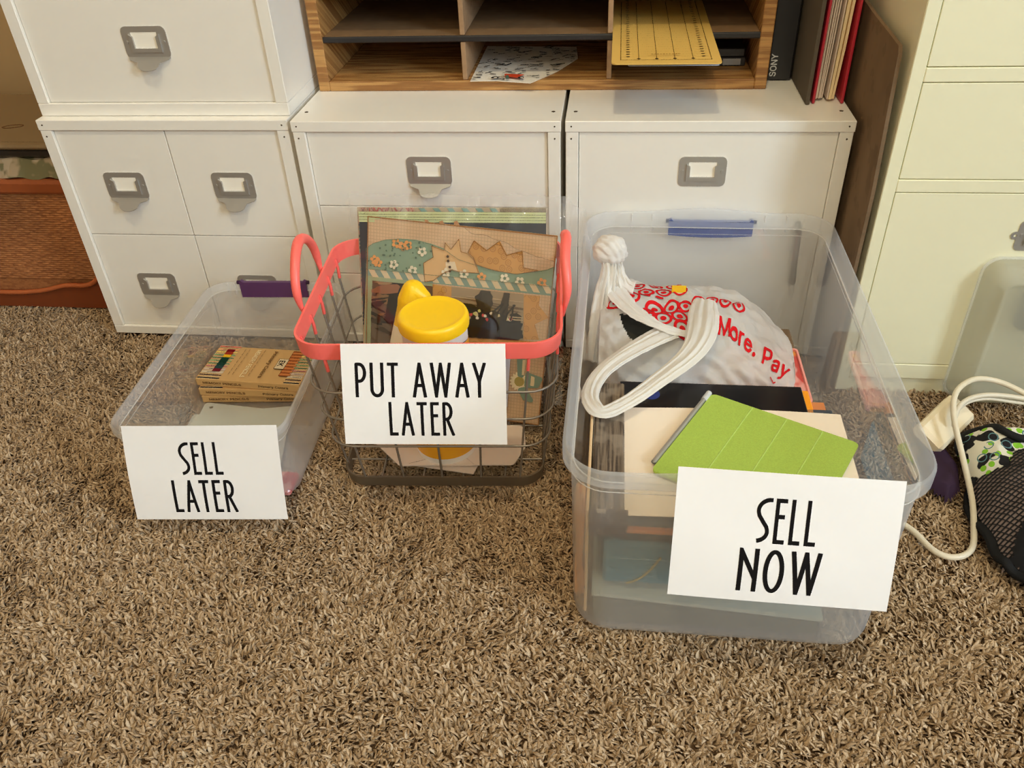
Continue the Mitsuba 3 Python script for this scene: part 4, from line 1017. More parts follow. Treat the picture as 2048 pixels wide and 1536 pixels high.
card('stencil_002', [(-.520, -.1955), (-.4475, -.1815), (-.421, -.310), (-.497, -.324)], .0058, 'topmost cloudy plastic sheet, turned slightly in the small bin')
put('pink_packet', cbox(-.432, -.390, -.3610, -.3230, .0026, .0135, .003), 'm_pinkcase'); tag('pink_packet', 'small pink packet in the front right corner of the small bin', 'packet')

# ------------------------------------------------------------------ contents of the largest bin
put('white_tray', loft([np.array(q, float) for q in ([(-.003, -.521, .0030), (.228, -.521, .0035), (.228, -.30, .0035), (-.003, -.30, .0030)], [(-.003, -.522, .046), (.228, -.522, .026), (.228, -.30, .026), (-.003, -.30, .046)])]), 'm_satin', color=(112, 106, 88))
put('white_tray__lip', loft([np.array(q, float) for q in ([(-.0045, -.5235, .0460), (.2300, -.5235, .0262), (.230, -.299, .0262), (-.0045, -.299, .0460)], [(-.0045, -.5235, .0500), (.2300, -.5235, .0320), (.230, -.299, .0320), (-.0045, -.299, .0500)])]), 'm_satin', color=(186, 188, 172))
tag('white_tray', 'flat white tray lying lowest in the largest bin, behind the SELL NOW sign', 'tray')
put('teal_binder', cbox(.006, .255, -.514, -.30, .0565, .1170, .003), 'm_matte', color=(84, 130, 146)); tag('teal_binder', 'teal blue binder low in the largest bin', 'binder')
put('teal_binder__spine_line', cbox(.006, .255, -.5146, -.5138, .094, .0946, .0001), 'm_matte', color=(150, 178, 184))
yl = tube(spline([(.030, -.5155, .059), (.042, -.5158, .066), (.054, -.5158, .082), (.063, -.5158, .100)], 24), .0011, 6)
put('string', yl, 'm_matte', smooth=True, color=(190, 168, 96)); tag('string', 'short yellow string against the front wall of the largest bin', 'string')
put('dark_book', cbox(.020, .256, -.512, -.31, .1178, .1360, .002), 'm_matte', color=(54, 60, 62)); tag('dark_book', 'dark grey book lying between the teal binder and the orange notebook', 'book')
put('tan_notebook', cat(cbox(.0265, .250, -.520, -.31, .1364, .1412, .001), cbox(.0265, .250, -.518, -.31, .1414, .1450, .0006)), 'm_matte', color=(206, 132, 84)); tag('tan_notebook', 'orange brown notebook edge under the dark grey folder', 'notebook')
put('grey_file', cbox(.024, .254, -.519, -.33, .1454, .1500, .001), 'm_matte', color=(70, 76, 86)); tag('grey_file', 'dark grey folder under the blank sheet of paper', 'folder')
put('photo_album', cat(cbox(-.0075, .024, -.522, -.318, .1640, .1690, .0015)), 'm_album')
a8 = [(-.0085, .170), (-.0085, .146)] + [(-.0085 + .008 - .008 * math.cos(t), .146 - .008 * math.sin(t)) for t in np.linspace(0, math.pi / 2, 8)] + [(.0275, .138), (.0275, .170)]
put('photo_album__cover', prism(Polygon(a8).buffer(0), .0045, np.array([[1, 0, 0], [0, 0, -1], [0, 1, 0.0]]), (0, -.5215, 0)), 'm_leather'); labels['photo_album__cover'] = {'label': 'worn dark purple leather cover'}
put('photo_album__pages', cbox(-.0060, .0235, -.5205, -.322, .1405, .1638, .002), 'm_matte', color=(150, 124, 96))
tag('photo_album', 'old photo album with a grey brown wooden pattern at the left of the largest bin', 'photo album')
sc_ = [(-.0235, .030), (-.0120, .030), (-.0128, .060), (-.0165, .075), (-.0150, .110), (-.0140, .140), (-.0130, .160), (-.0145, .172), (-.0172, .176), (-.0190, .171), (-.0208, .176), (-.0236, .172), (-.0246, .158), (-.0225, .120), (-.0235, .075)]
put('tan_bracket', prism(Polygon(sc_), .016, np.array([[1, 0, 0], [0, 0, -1], [0, 1, 0.0]]), (0.0008, -.492, 0)), 'm_matte', smooth=35, color=(206, 158, 112))
tag('tan_bracket', 'wavy tan bracket standing between the album and the left wall of the largest bin', 'bracket')
put('cream_board', cbox(-.0122, -.0092, -.524, -.36, .02, .170, .0008), 'm_matte', color=(216, 186, 146)); tag('cream_board', 'thin cream board standing beside the photo album', 'board')
# blank sheet: flat, its front edge drooping a little
def S_pp(u, v):
    x = .0225 + .236 * u - .004 * v; y = -.3475 - .168 * v
    z = .1520 + .006 * (1 - v) ** 2 * 0 + .0035 * np.sin(math.pi * np.clip(u * .9, 0, 1)) * (1 - v * .3) - .004 * np.clip((v - .75) * 4, 0, 1) ** 2 * (u < .5) * 0
    return np.c_[x, y, z + .0045]
put('blank_sheet', thick(grid(S_pp, 24, 16), -.0004), 'm_matte', smooth=40, color=(240, 226, 208)); tag('blank_sheet', 'blank cream paper sheet lying under the green tablet cover', 'paper')
put('black_folder', cbox(.020, .2265, -.440, -.2925, .1504, .1530, .0008), 'm_gloss', color=(24, 25, 30))
put('black_folder__sticker', prism(Point(.0555, -.3165).buffer(.0098, 20), .0004, None, (0, 0, .1530)), 'm_satin', color=(36, 54, 128)); labels['black_folder__sticker'] = {'label': 'round blue sticker'}
tag('black_folder', 'glossy black folder with a round blue sticker in the largest bin', 'folder')
put('orange_notepad', cbox(.19, .2345, -.40, -.2950, .1440, .1500, .0012), 'm_satin', color=(250, 160, 28)); tag('orange_notepad', 'bright orange notepad edge beside the black folder', 'notepad')
put('pink_case', cbox(.100, .2505, -.2650, -.1530, .098, .1098, .003), 'm_pinkcase'); put('pink_case__edge', xf(loft([np.c_[rrect(.154, .116, .005, 5), np.full(24, z)] for z in (.1085, .1115)] + [np.c_[rrect(.149, .111, .004, 5), np.full(24, z)] for z in (.1115, .1085, )], False, False), None, (.175, -.209, 0)), 'm_satin', color=(238, 160, 150))
put('cardboard_filler', cbox(.01, .255, -.29, -.08, .004, .097, .002), 'm_cardboard'); tag('cardboard_filler', 'brown carton at the bottom of the largest bin, under the plastic bag', 'carton')
tag('pink_case', 'pink and red patterned case under the right end of the plastic bag', 'case')
# green tablet cover: four panels joined by soft folds, metal hinge along one side
GO = np.array([.1225, -.3255, .1612]); GU = np.array([.8788, -.4772, 0.0]); GV = np.array([-.4772, -.8788, 0.0])
RG = np.c_[GU, -GV, [0, 0, 1.0]]
GW, GL = .1625, .150
edges_ = [0, .0475, .0860, .1245, GW]
for k in range(4):
    g = sbox(edges_[k] + .0001, -GL, edges_[k + 1] - .0001, 0)
    if k in (0, 3):
        full = Polygon(rrect(GW, GL, .006, 6)); g = g.intersection(affinity.translate(full, GW / 2, -GL / 2))
    p = prism(g, .0028, None, (0, 0, 0))
    x0, y0, x1, y1 = g.bounds
    put(num('tablet_cover__panel'), xf(p, RG, GO), 'm_green')
for k in (1, 2, 3):
    put(num('tablet_cover__fold'), xf(tube([(edges_[k], -.001, .0022), (edges_[k], -GL + .001, .0022)], .0011, 8), RG, GO), 'm_satin', smooth=True, color=(168, 196, 96))
put('tablet_cover__hinge', xf(tube([(-.0032, -.008, .0024), (-.0032, -GL + .012, .0024)], .0027, 12), RG, GO), 'm_metal', smooth=True)
put('tablet_cover__hinge__cap', xf(tube([(-.0032, -.001, .0026), (-.0032, -.016, .0026)], .0034, 12), RG, GO), 'm_satin', smooth=True, color=(196, 198, 200)); labels['tablet_cover__hinge'] = {'label': 'grey metal hinge rod'}
tag('tablet_cover', 'lime green folding tablet cover lying on the paper sheet', 'tablet cover')
put('yellow_tag', cbox(.0830, .1010, -.1500, -.1488, .155, .2010, .0003), 'm_matte', color=(232, 190, 40)); tag('yellow_tag', 'small yellow tag sticking up behind the plastic bag', 'tag')

# ------------------------------------------------------------------ thin white carrier bag
def crumple(P, amp, sc, seed):
    a = meshkit.fbm(P * sc, 3, seed); b = meshkit.fbm(P * sc * 1.9 + 7.0, 2, seed + 5)
    return amp * ((1 - 2 * np.abs(a - .5) * 2.2) - .4 + .55 * (1 - 2 * np.abs(b - .5) * 2))
def bag_S(u, v):
    """u from the left end to the right, v from the front foot over the top to the back foot"""
    u, v = np.asarray(u, float), np.asarray(v, float)
    x = -.006 + .2325 * u
    top = np.interp(u, [0, .08, .2, .35, .5, .62, .75, .86, .94, 1], [.186, .193, .191, .188, .186, .183, .176, .160, .142, .124])
    top = top - .0000 * u
    th = math.pi * v
    e = .62
    cy_ = -.1900 + .000 * u; hw = np.interp(u, [0, .1, .85, 1], [.070, .098, .098, .062])
    cc_, ss_ = np.cos(th), np.sin(th)
    y = cy_ - hw * np.sign(cc_) * np.abs(cc_) ** .80 + .018 * ss_ ** 2
    foot = np.interp(u, [0, 1], [.112, .112])
    z = foot + (top - foot) * np.abs(ss_) ** e
    P = np.c_[x, y, z]
    n = np.c_[.15 * (u - .5), -cc_, ss_ + .15]; n /= np.linalg.norm(n, axis=1, keepdims=True)
    w = crumple(P, .0060, 15.0, 3) + crumple(P, .0014, 48.0, 8)
    # long pulled creases running from the upper left to the lower right on the front
    w = w + .0020 * np.sin(70 * (u * .55 + v * .9) + 3 * np.sin(9 * u)) * np.clip(1 - v * 1.8, 0, 1)
    fold = np.exp(-((v - (.205 + .05 * np.sin(5 * u))) / .035) ** 2) * np.clip((u - .25) * 4, 0, 1) * np.clip((.93 - u) * 8, 0, 1)
    w = w + .0075 * fold
    P = P + n * w[:, None]
    P[:, 0] += .010 * np.clip(u - .85, 0, 1) / .15 * ss_
    return P
nu, nv = 150, 110
u_, v_ = np.meshgrid(np.linspace(0, 1, nu), np.linspace(0, 1, nv), indexing='ij')
BP = bag_S(u_.ravel(), v_.ravel())
i, j = np.meshgrid(np.arange(nu - 1), np.arange(nv - 1), indexing='ij'); a = (i * nv + j).ravel()
uc, vc_ = u_[:-1, :-1].ravel(), v_[:-1, :-1].ravel()
HOLE = Polygon([(.10, .405), (.235, .395), (.370, .335), (.300, .285), (.215, .245), (.150, .285), (.115, .345)])
keep = ~shapely.contains_xy(HOLE, uc, vc_)
quads = np.c_[a, a + 1, a + nv + 1, a + nv][keep]
bag = tm(BP, quads)
# close both ends with a gathered fan
def end_fan(iu, out):
    rim_ = BP.reshape(nu, nv, 3)[iu]; c = rim_.mean(0) + np.array([out, 0, -.01])
    rings = [rim_, rim_ * .6 + c * .4 + np.c_[np.zeros(nv), .004 * np.sin(np.arange(nv) * .7), .004 * np.cos(np.arange(nv) * .9)], rim_ * .15 + c * .85]
    return loft(rings, False, True, closed=False)
put('carrier_bag__body', cat(bag, end_fan(nu - 1, .010), end_fan(0, -.004)), 'm_bagthin', smooth=45)
def S_bag(u, v):
    P = bag_S(u, v); e = .004
    n = np.cross(bag_S(u + e, v) - bag_S(u - e, v), bag_S(u, v + e) - bag_S(u, v - e)); n /= np.linalg.norm(n, axis=1, keepdims=True) + 1e-12
    out = np.c_[np.zeros(len(u)), -np.cos(math.pi * v), np.sin(math.pi * v)]
    n = np.where(((n * out).sum(1) < 0)[:, None], -n, n)
    return P, n
RED = (206, 34, 40)
it = []
def ring(u, v, r, tilt=0.0, ax_=.43):
    sx, sy = r * 1.3, r * 1.3 * ax_ * 1.6
    g = Point(0, 0).buffer(1, 16).difference(Point(0, 0).buffer(.70, 16)).union(Point(0, 0).buffer(.34, 12))
    g = affinity.translate(affinity.rotate(affinity.scale(g, sx, sy, origin=(0, 0)), tilt, origin=(0, 0)), u, v)
    return g.difference(HOLE)
BAGTEXT = dict(u0=.545, v0=.355, du=.385, dv=-.150)
for r_ in BAGRINGS if 'BAGRINGS' in globals() else [(.165, .50, .036, 0), (.08, .47, .038, 10), (.285, .455, .040, 0), (.375, .465, .034, 20), (.45, .475, .032, 25), (.52, .50, .030, 30), (.245, .535, .035, 0), (.34, .55, .035, 0), (.43, .56, .032, 10), (.20, .60, .033, 0), (.30, .62, .033, 0), (.40, .635, .033, 0), (.245, .425, .032, 0), (.33, .405, .036, -10), (.415, .415, .036, -25), (.425, .345, .044, -60), (.60, .52, .028, 30), (.67, .52, .028, 25), (.74, .51, .028, 20), (.12, .56, .034, 0)]:
    it.append((ring(*r_), RED))
it.append((Polygon([(.228, .503), (.262, .498), (.268, .506), (.235, .513)]), RED)); it.append((Polygon([(.29, .500), (.335, .497), (.335, .506), (.30, .512)]), RED))
x = 0
for ch_, adv in (('t', .8), (' ', .45), ('M', 1.3), ('o', 1), ('r', .7), ('e', 1), ('.', .5), (' ', .5), ('P', 1.1), ('a', 1), ('y', 1)):
    if ch_ != ' ':
        g = text_poly(ch_, 1.0, True); q = x / 8.9
        uu = BAGTEXT['u0'] + BAGTEXT['du'] * q; vv = BAGTEXT['v0'] + BAGTEXT['dv'] * (q ** 1.35)
        ang = math.degrees(math.atan2(BAGTEXT['dv'] * 1.35 * max(q, .02) ** .35 * .62, BAGTEXT['du'] * .2325 / .2325))
        g = affinity.rotate(affinity.scale(g, .058, .098, origin=(0, 0)), ang, origin=(0, 0)); it.append((affinity.translate(g, uu, vv), RED))
    x += adv
g = text_poly('L', 1.0, True); it.append((affinity.translate(affinity.rotate(affinity.scale(g, .028, .04, origin=(0, 0)), 20, origin=(0, 0)), .870, .150), RED))
m, c = prints(it, S_bag, .012, .0006); put('carrier_bag__print', m, 'm_soft', color=c); labels['carrier_bag__print'] = {'label': 'red ring emblems and lettering'}
def ribbon(P, w, th, seed, n=70, up=(0, 0, 1), ns=40):
    """gathered plastic strap: a wide flat tube with lengthwise creases"""
    P = spline(P, n); t = np.gradient(P, axis=0); t /= np.linalg.norm(t, axis=1, keepdims=True)
    w = np.interp(np.linspace(0, 1, n), np.linspace(0, 1, len(w)), w); th = np.interp(np.linspace(0, 1, n), np.linspace(0, 1, len(th)), th)
    a = np.linspace(0, 2 * math.pi, ns, endpoint=False); rs = np.random.RandomState(seed); ph = rs.uniform(0, 6.28, 5)
    up = np.asarray(up, float); rings = []
    for k in range(n):
        s = np.cross(t[k], up); s /= np.linalg.norm(s); q = np.cross(s, t[k])
        f = k / n
        wr = 1 + .10 * np.sin(a * 3 + ph[0] + 3 * f) + .07 * np.sin(7 * a + ph[1] - 5 * f)
        hr = 1 + .55 * np.sin(9 * a + ph[2] + 4 * f) * .6 + .35 * np.sin(14 * a + ph[3] - 6 * f)
        rings.append(P[k] + (w[k] * wr * np.cos(a))[:, None] * s + (th[k] * hr * np.sin(a))[:, None] * q)
    m = loft(rings); v = np.array(m.vertices); v += (meshkit.noise(v * 160, seed)[:, None] - .5) * .0012
    return tm(v, m.faces)
loop = ribbon([(.124, -.172, .193), (.1140, -.245, .198), (.091, -.305, .196), (.062, -.330, .185), (.035, -.354, .177), (.015, -.374, .177), (.000, -.384, .178), (-.011, -.368, .178), (-.0125, -.345, .177), (-.003, -.318, .180), (.020, -.292, .186), (.047, -.268, .190), (.076, -.240, .189)],
              [.014, .0185, .0180, .0150, .0125, .0105, .0095, .0095, .0095, .0100, .0115, .0135, .016], [.0026, .0032, .0036, .0036, .0036, .0034, .0034, .0034, .0034, .0034, .0034, .0030, .0024], 2, 130)
put('carrier_bag__handle', loop, 'm_bag', smooth=60); labels['carrier_bag__handle'] = {'label': 'gathered loop handle hanging forward'}
strap = ribbon([(.010, -.165, .204), (.030, -.205, .200), (.060, -.235, .197), (.085, -.245, .193), (.100, -.245, .192)], [.014, .012, .010, .0075, .006], [.0022, .0024, .0024, .0022, .002], 6, 50)
put('carrier_bag__strap', strap, 'm_bag', smooth=60)
col = ribbon([(.000, -.1500, .2440), (.002, -.158, .2250), (-.001, -.168, .2050), (-.002, -.182, .175), (-.004, -.195, .145), (-.006, -.200, .118)], [.0085, .0095, .013, .0165, .0175, .017], [.0075, .008, .009, .008, .006, .004], 9, 60, up=(0.3, -1, 0.2))
put('carrier_bag__neck', col, 'm_bag', smooth=60); labels['carrier_bag__neck'] = {'label': 'column of gathered white plastic'}
col2 = ribbon([(.013, -.150, .235), (.016, -.152, .220), (.022, -.160, .205), (.034, -.165, .199)], [.0065, .0075, .010, .013], [.004, .004, .004, .003], 12, 30, up=(0.3, -1, 0.2))
put('carrier_bag__neck_001', col2, 'm_bag', smooth=60)
rs = np.random.RandomState(4)
sph = trimesh.creation.icosphere(4); v = np.array(sph.vertices)
d_ = 1 + .16 * (meshkit.fbm(v * 2.6 + 3, 3, 2) - .5) * 2 + .10 * np.abs(np.sin(6 * v[:, 0] + 5 * v[:, 1] + 3 * v[:, 2]))
v = v * d_[:, None] * np.array([.0200, .0155, .0185]); put('carrier_bag__knot', tm(v + np.array([.0030, -.1480, .2490]), sph.faces), 'm_bag', smooth=60); labels['carrier_bag__knot'] = {'label': 'puffed knot of white plastic'}
tag('carrier_bag', 'thin white carrier bag printed with red rings and lettering, in the largest bin', 'plastic bag')
put('grey_pouch', tm(trimesh.creation.icosphere(3).vertices * np.array([.080, .060, .030]) + np.array([.075, -.185, .145]), trimesh.creation.icosphere(3).faces), 'm_matte', smooth=True, color=(52, 54, 50)); tag('grey_pouch', 'dark grey thing showing through the opening of the carrier bag', 'pouch')

# ------------------------------------------------------------------ right edge: frosted container, power adapter, cable, bags
n_ = 'frosted_bin'
P0 = rrect(.30, .214, .020, 8)
def fr(inset, y):
    q = rrect(.30 - 2 * inset, .214 - 2 * inset, .020 - inset * .5, 8); return np.c_[q[:, 0] + .630, np.full(len(q), y), q[:, 1] + .107]
put(n_ + '__shell', loft([fr(0, -.0885), fr(.001, -.100), fr(.004, -.112), fr(.016, -.122), fr(.020, -.1222), fr(.024, -.1190)][::-1], True, False), 'm_binfrost', smooth=40)
put(n_ + '__rim', loft([fr(-.001, -.0905), fr(-.003, -.0900), fr(-.003, -.0868), fr(.001, -.0866)], False, False), 'm_binrim', smooth=40)
tag(n_, 'frosted plastic container standing on edge against the tall drawer tower', 'storage bin')
put('dark_object', cbox(.53, .60, -.1155, -.0955, .120, .185, .008), 'm_matte', color=(80, 82, 86)); tag('dark_object', 'dim grey object inside the frosted container', 'box')
# wedge-shaped white power adapter
n_ = 'power_adapter'
A0, A1 = np.array([.4690, -.1660, .030]), np.array([.4130, -.2280, .026])
ax = A1 - A0; L_ = np.linalg.norm(ax); ax /= L_; sd = np.cross(ax, [0, 0, 1.0]); sd /= np.linalg.norm(sd); tp = np.cross(sd, ax)
tl = math.radians(28); sd, tp = sd * math.cos(tl) + tp * math.sin(tl), tp * math.cos(tl) - sd * math.sin(tl)
put(n_ + '__case', xf(cbox(-.008, L_, -.021, .021, -.011, .011, .005), np.c_[ax, sd, tp], A0), 'm_satin', color=(232, 218, 190))
put(n_ + '__port', xf(cbox(-.0095, -.0078, -.006, .006, -.003, .003, .0005), np.c_[ax, sd, tp], A0), 'm_matte', color=(120, 112, 100))
tag(n_, 'white power adapter brick on the carpet, right of the largest bin', 'power adapter')
cab = spline([(.30, -.33, .004), (.340, -.345, .004), (.367, -.3692, .004), (.3774, -.3917, .004), (.3903, -.4036, .004), (.4050, -.4040, .0042), (.4190, -.3955, .0045), (.4330, -.3650, .006), (.4415, -.3280, .013), (.4440, -.2850, .026), (.4425, -.250, .042), (.4410, -.2200, .058), (.4480, -.1890, .075), (.4660, -.1690, .0775), (.4900, -.1540, .0740), (.520, -.1550, .0680), (.548, -.170, .060), (.58, -.19, .05), (.62, -.2, .04)], 160)
put('power_cable', tube(cab, .0037, 10), 'm_satin', smooth=True, color=(216, 206, 184)); tag('power_cable', 'thick white cable looping over the carpet from the largest bin', 'cable')
for k, (dz, nm) in enumerate(((0, 'power_cable_001'), (-.006, 'power_cable_002'))):
    c2 = spline([(.4460, -.2150, .048 + dz), (.4540, -.1960, .058 + dz), (.4700, -.1830, .0625 + dz), (.4950, -.1760, .0640 + dz), (.5250, -.1740, .0610 + dz * 1.3), (.565, -.176, .056 + dz), (.61, -.18, .05 + dz)], 60)
    put(nm, tube(c2, .0033 if k == 0 else .0024, 10), 'm_satin', smooth=True, color=(212, 203, 184))
    tag(nm, ('upper' if k == 0 else 'lower, thinner') + ' white cable crossing in front of the frosted container', 'cable')

def dome(poly, hgt, step=.004, seed=1, amp=.004, base=0.0, power=.5, full=.045):
    """cushion over a polygon: height grows from the outline inwards"""
    x0, y0, x1, y1 = poly.bounds; xs, ys = np.arange(x0, x1, step), np.arange(y0, y1, step)
    X, Y = np.meshgrid(xs, ys, indexing='ij'); inside = shapely.contains_xy(poly, X.ravel(), Y.ravel())
    pts = shapely.points(X.ravel(), Y.ravel()); d = shapely.distance(pts, poly.exterior)
    h = hgt * np.clip(d / full, 0, 1) ** power
    Z = base + h + amp * (meshkit.fbm(np.c_[X.ravel() * 30, Y.ravel() * 30, X.ravel() * 0], 3, seed) - .5) * 2 * np.clip(d / .02, 0, 1)
    idx = -np.ones(len(d), int); idx[inside] = np.arange(inside.sum()); idx = idx.reshape(X.shape)
    q = np.stack([idx[:-1, :-1], idx[1:, :-1], idx[1:, 1:], idx[:-1, 1:]], -1).reshape(-1, 4); q = q[(q >= 0).all(1)]
    V = np.c_[X.ravel(), Y.ravel(), Z][inside]
    def f(x, y):
        d = shapely.distance(shapely.points(x, y), poly.exterior) * np.where(shapely.contains_xy(poly, x, y), 1, 0)
        return base + hgt * np.clip(d / full, 0, 1) ** power + amp * (meshkit.fbm(np.c_[x * 30, y * 30, x * 0], 3, seed) - .5) * 2 * np.clip(d / .02, 0, 1)
    return tm(V, q), f
pf = Polygon([(.4500, -.2850), (.4480, -.2450), (.4560, -.2080), (.4800, -.1960), (.5300, -.2020), (.66, -.205), (.68, -.32), (.50, -.34), (.4620, -.3300)]).buffer(-.006).buffer(.006)
m, ff = dome(pf, .052, .0035, 5, .010, -.002, .5, .030)
put('floral_bag__body', m, 'm_floral', smooth=True)
tr = spline([(x, y, ff(np.array([x]), np.array([y]))[0] + .003) for x, y in ((.4520, -.245), (.460, -.2150), (.4740, -.2050), (.488, -.2130), (.492, -.235), (.5050, -.2500), (.54, -.246), (.60, -.240))], 60)
put('floral_bag__trim', tube(tr, .0048, 8), 'm_matte', smooth=True, color=(24, 24, 26)); labels['floral_bag__trim'] = {'label': 'black binding'}
tag('floral_bag', 'white bag with black leaf and green flower print at the right edge', 'bag')
pm = Polygon([(.4500, -.2900), (.4720, -.2620), (.4980, -.2400), (.54, -.232), (.66, -.235), (.68, -.46), (.4600, -.4480), (.4420, -.4230), (.4400, -.39), (.4420, -.34)]).buffer(-.005).buffer(.005)
m, fm = dome(pm, .064, .0035, 9, .008, .0, .55, .050)
put('mesh_bag__lining', m, 'm_matte', smooth=True, color=(140, 124, 120)); labels['mesh_bag__lining'] = {'label': 'pale contents seen through the net'}
strands = []
ca, sa = math.cos(.5), math.sin(.5)
for di in (0, 1):
    for o in np.arange(-.24, .24, .0050):
        tt = np.linspace(-.24, .24, 180)
        if di == 0:
            x = .54 + tt * ca - o * sa; y = -.34 + tt * sa + o * ca
        else:
            x = .54 + o * ca - tt * sa; y = -.34 + o * sa + tt * ca
        ins = shapely.contains_xy(pm, x, y) & (x < .62)
        if ins.sum() < 4:
            continue
        x, y = x[ins], y[ins]; P = np.c_[x, y, fm(x, y) + .0016]
        t = np.gradient(P, axis=0); t /= np.linalg.norm(t, axis=1, keepdims=True) + 1e-9; s = np.cross(t, [0, 0, 1.0]); s /= np.linalg.norm(s, axis=1, keepdims=True) + 1e-9
        w = .00082
        strands.append(loft([np.array([p - a_ * w, p + np.array([0, 0, .0007]), p + a_ * w]) for p, a_ in zip(P, s)], False, False))
put('mesh_bag__net', cat(strands), 'm_matte', color=(26, 25, 28)); labels['mesh_bag__net'] = {'label': 'black net', 'kind': 'stuff'}
def on_dome(pts, f, lift=.002, n=60):
    p = spline(np.c_[pts, np.zeros(len(pts))], n)
    return np.c_[p[:, 0], p[:, 1], f(p[:, 0], p[:, 1]) + lift]
put('mesh_bag__trim', tube(on_dome(np.array([(.442, -.335), (.4530, -.292), (.4740, -.266), (.5000, -.2455), (.54, -.238), (.62, -.24)]), fm, .002), .0052, 8, ab=(1, .6)), 'm_matte', smooth=True, color=(20, 20, 22))
put('mesh_bag__trim_001', tube(on_dome(np.array([(.4420, -.32), (.4415, -.35), (.4425, -.385), (.4440, -.415), (.458, -.440), (.50, -.445)]), fm, .003), .0070, 8, ab=(1, .7)), 'm_matte', smooth=True, color=(20, 20, 22))
cor = [(.4440, -.4250), (.4570, -.3950), (.4720, -.3750), (.50, -.3700), (.66, -.37), (.67, -.455), (.462, -.447)]
m, fc = dome(Polygon(cor), .004, .0035, 2, .002, 0, .5, .01)
v = np.array(m.vertices); v[:, 2] = fm(v[:, 0], v[:, 1]) + .0042; put('mesh_bag__corner_patch', tm(v, m.faces), 'm_matte', smooth=True, color=(24, 24, 27)); labels['mesh_bag__corner_patch'] = {'label': 'solid black fabric corner'}
tag('mesh_bag', 'black net bag on the carpet at the right edge', 'bag')
pd = Polygon([(.398, -.292), (.402, -.235), (.425, -.210), (.446, -.214), (.452, -.25), (.440, -.30), (.418, -.318)])
m, _ = dome(pd, .018, .003, 12, .006, -.002, .5, .012)
put('dark_cloth', m, 'm_matte', smooth=True, color=(48, 30, 52)); tag('dark_cloth', 'dark purple cloth on the carpet below the power adapter', 'cloth')

for stem_, grp_ in (('storage_cube', 'white storage cubes'), ('paper_sign', 'paper signs on the three containers'), ('clear_bin', 'clear plastic bins'), ('scrapbook_page', 'scrapbook pages in the basket'),
                    ('stencil', 'cloudy plastic sheets in the small bin'), ('envelope', 'white envelopes in the basket'), ('power_cable', 'white cables'), ('ceiling_lamp', 'ceiling lamps')):
    for k in list(labels):
        if '__' not in k and (k == stem_ or (k.startswith(stem_ + '_') and k[len(stem_) + 1:].isdigit())):
            labels[k]['group'] = grp_

# ------------------------------------------------------------------ carpet pile: leaning two-ply tufts
rng = np.random.RandomState(7)
def in_view(x, y, pad=60):
    d = np.c_[x, y, np.zeros(len(x))] - CAM; z = d @ _fw
    rr = _r0 * math.cos(ROLL) + _up * math.sin(ROLL)
    px = 1024 + FOC * (d @ rr) / z; py = 768 - FOC * (d @ _upr) / z
    return (z > .1) & (px > -pad - 120) & (px < 2048 + pad + 120) & (py < 1536 + pad + 100) & (py > -pad)
SP_ = .00315
gx, gy = np.meshgrid(np.arange(-1.25, .72, SP_), np.arange(-.86, .16, SP_), indexing='ij')
x = gx.ravel() + rng.uniform(-.5, .5, gx.size) * SP_ * 1.1; y = gy.ravel() + rng.uniform(-.5, .5, gx.size) * SP_ * 1.1
ok = in_view(x, y)
for (x0, x1, y0, y1) in ((XA + .006, XC + W - .006, .006, 9), (DX0 + .006, 9, DY + .012, 9), (-9, WX1 - .01, WY + .01, 9)):
    ok &= ~((x > x0) & (x < x1) & (y > y0) & (y < y1))
x, y = x[ok], y[ok]
n = len(x)
# tufts flattened under what stands on the carpet
def under(x, y, b, pad):
    c, s = math.cos(-b['yaw']), math.sin(-b['yaw']); lx, ly = (x - b['cx']) * c - (y - b['cy']) * s, (x - b['cx']) * s + (y - b['cy']) * c
    return (np.abs(lx) < b['w0'] / 2 + pad) & (np.abs(ly) < b['d0'] / 2 + pad)
flat = under(x, y, BIG, -.004) | under(x, y, SM, -.004)
kb = under(x, y, dict(cx=KC[0], cy=KC[1], yaw=KY, w0=.2557, d0=.2229), .002)
big_ = meshkit.fbm(np.c_[x * 9, y * 9, x * 0], 3, 1); mid_ = meshkit.fbm(np.c_[x * 55, y * 55, x * 0], 2, 5)
Lt = rng.uniform(.0085, .0140, n); lean = rng.uniform(.30, 1.30, n)
ang = 2.3 + 2.6 * (big_ - .5) * 2 + 3.6 * (mid_ - .5) * 2 + rng.normal(0, 1.25, n)
rad = rng.uniform(.00115, .0020, n)
dx, dy = np.cos(ang), np.sin(ang)
hz = Lt * np.cos(lean); hx = Lt * np.sin(lean)
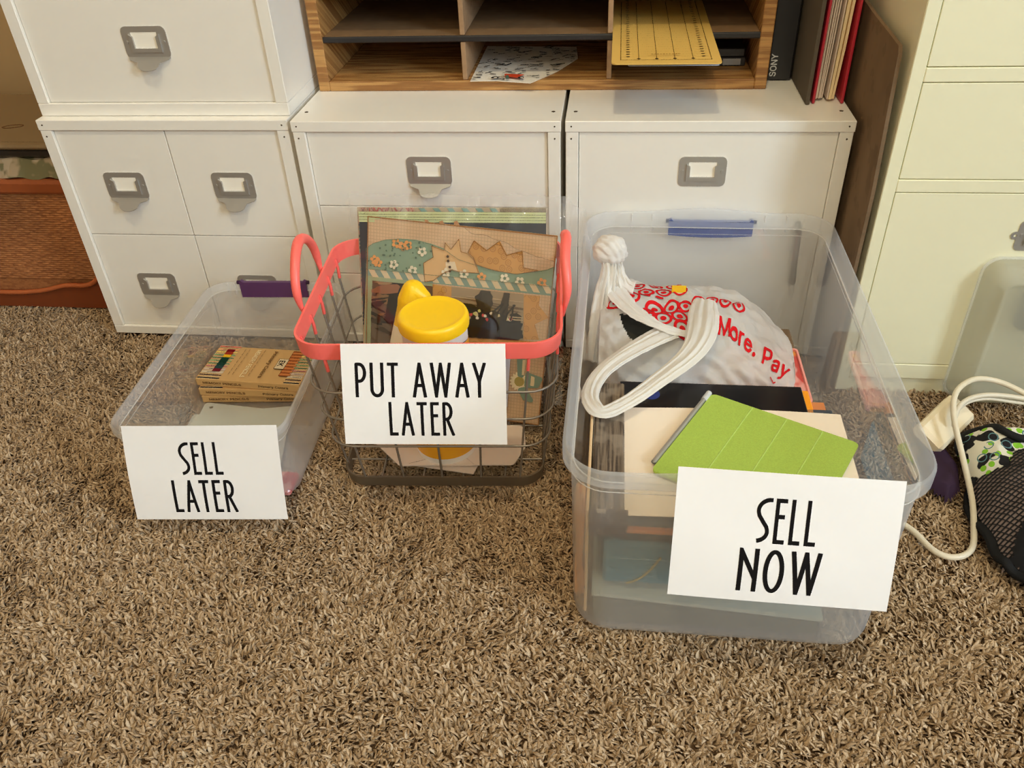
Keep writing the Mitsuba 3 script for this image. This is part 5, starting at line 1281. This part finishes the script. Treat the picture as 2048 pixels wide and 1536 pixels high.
rise = np.where(flat, .35, np.where(kb, .62, 1.0)); hz = hz * rise
z0 = np.full(n, FZ - .0005)
sides, segs = 5, 4
rings = []
tw = rng.uniform(0, 6.28, n); bend = rng.uniform(.5, 1.9, n); side = rng.uniform(-.0034, .0034, n)
prof = [.80, 1.0, 1.12, 1.05, .55]
for k in range(segs + 1):
    f = k / segs
    fx = f ** (1 + .6 * bend)
    cx = x + dx * hx * fx - dy * side * math.sin(math.pi * f); cy = y + dy * hx * fx + dx * side * math.sin(math.pi * f)
    cz = z0 + hz * (1 - (1 - f) ** 1.5)
    for q in range(sides):
        a = tw + 2 * math.pi * q / sides + 1.6 * f
        r = rad * prof[k]
        # ring frame: across (horizontal) and up-ish
        rings.append(np.c_[cx + r * (np.cos(a) * -dy + np.sin(a) * dx * .45), cy + r * (np.cos(a) * dx + np.sin(a) * dy * .45), cz + r * np.sin(a) * .8])
V = np.stack(rings, 1)                      # n, (segs+1)*sides, 3
m_ = (segs + 1) * sides
F = []
for k in range(segs):
    for q in range(sides):
        a, b = k * sides + q, k * sides + (q + 1) % sides
        F += [[a, b, b + sides], [a, b + sides, a + sides]]
top_ = segs * sides
F += [[top_, top_ + 1, top_ + 2], [top_, top_ + 2, top_ + 3], [top_, top_ + 3, top_ + 4]]
F = np.array(F)
faces = (F[None] + (np.arange(n) * m_)[:, None, None]).reshape(-1, 3)
tone = rng.beta(2.2, 2.2, n) * .75 + .25 * mid_
dark, mid, light = lin((142, 117, 88)), lin((190, 164, 131)), lin((228, 209, 180))
base = np.where((tone < .5)[:, None], dark + (mid - dark) * (tone * 2)[:, None], mid + (light - mid) * ((tone - .5) * 2)[:, None])
PILE_GAIN = 0.90
colr = np.repeat(base * np.array([.965, .95, .955]) * PILE_GAIN, m_, axis=0)
put('carpet_pile', tm(V.reshape(-1, 3), faces), 'm_soft', smooth=True, color=np.clip(colr, 0, .95))
tag('carpet_pile', 'shaggy brown and beige carpet pile all over the floor', 'carpet', kind='stuff')
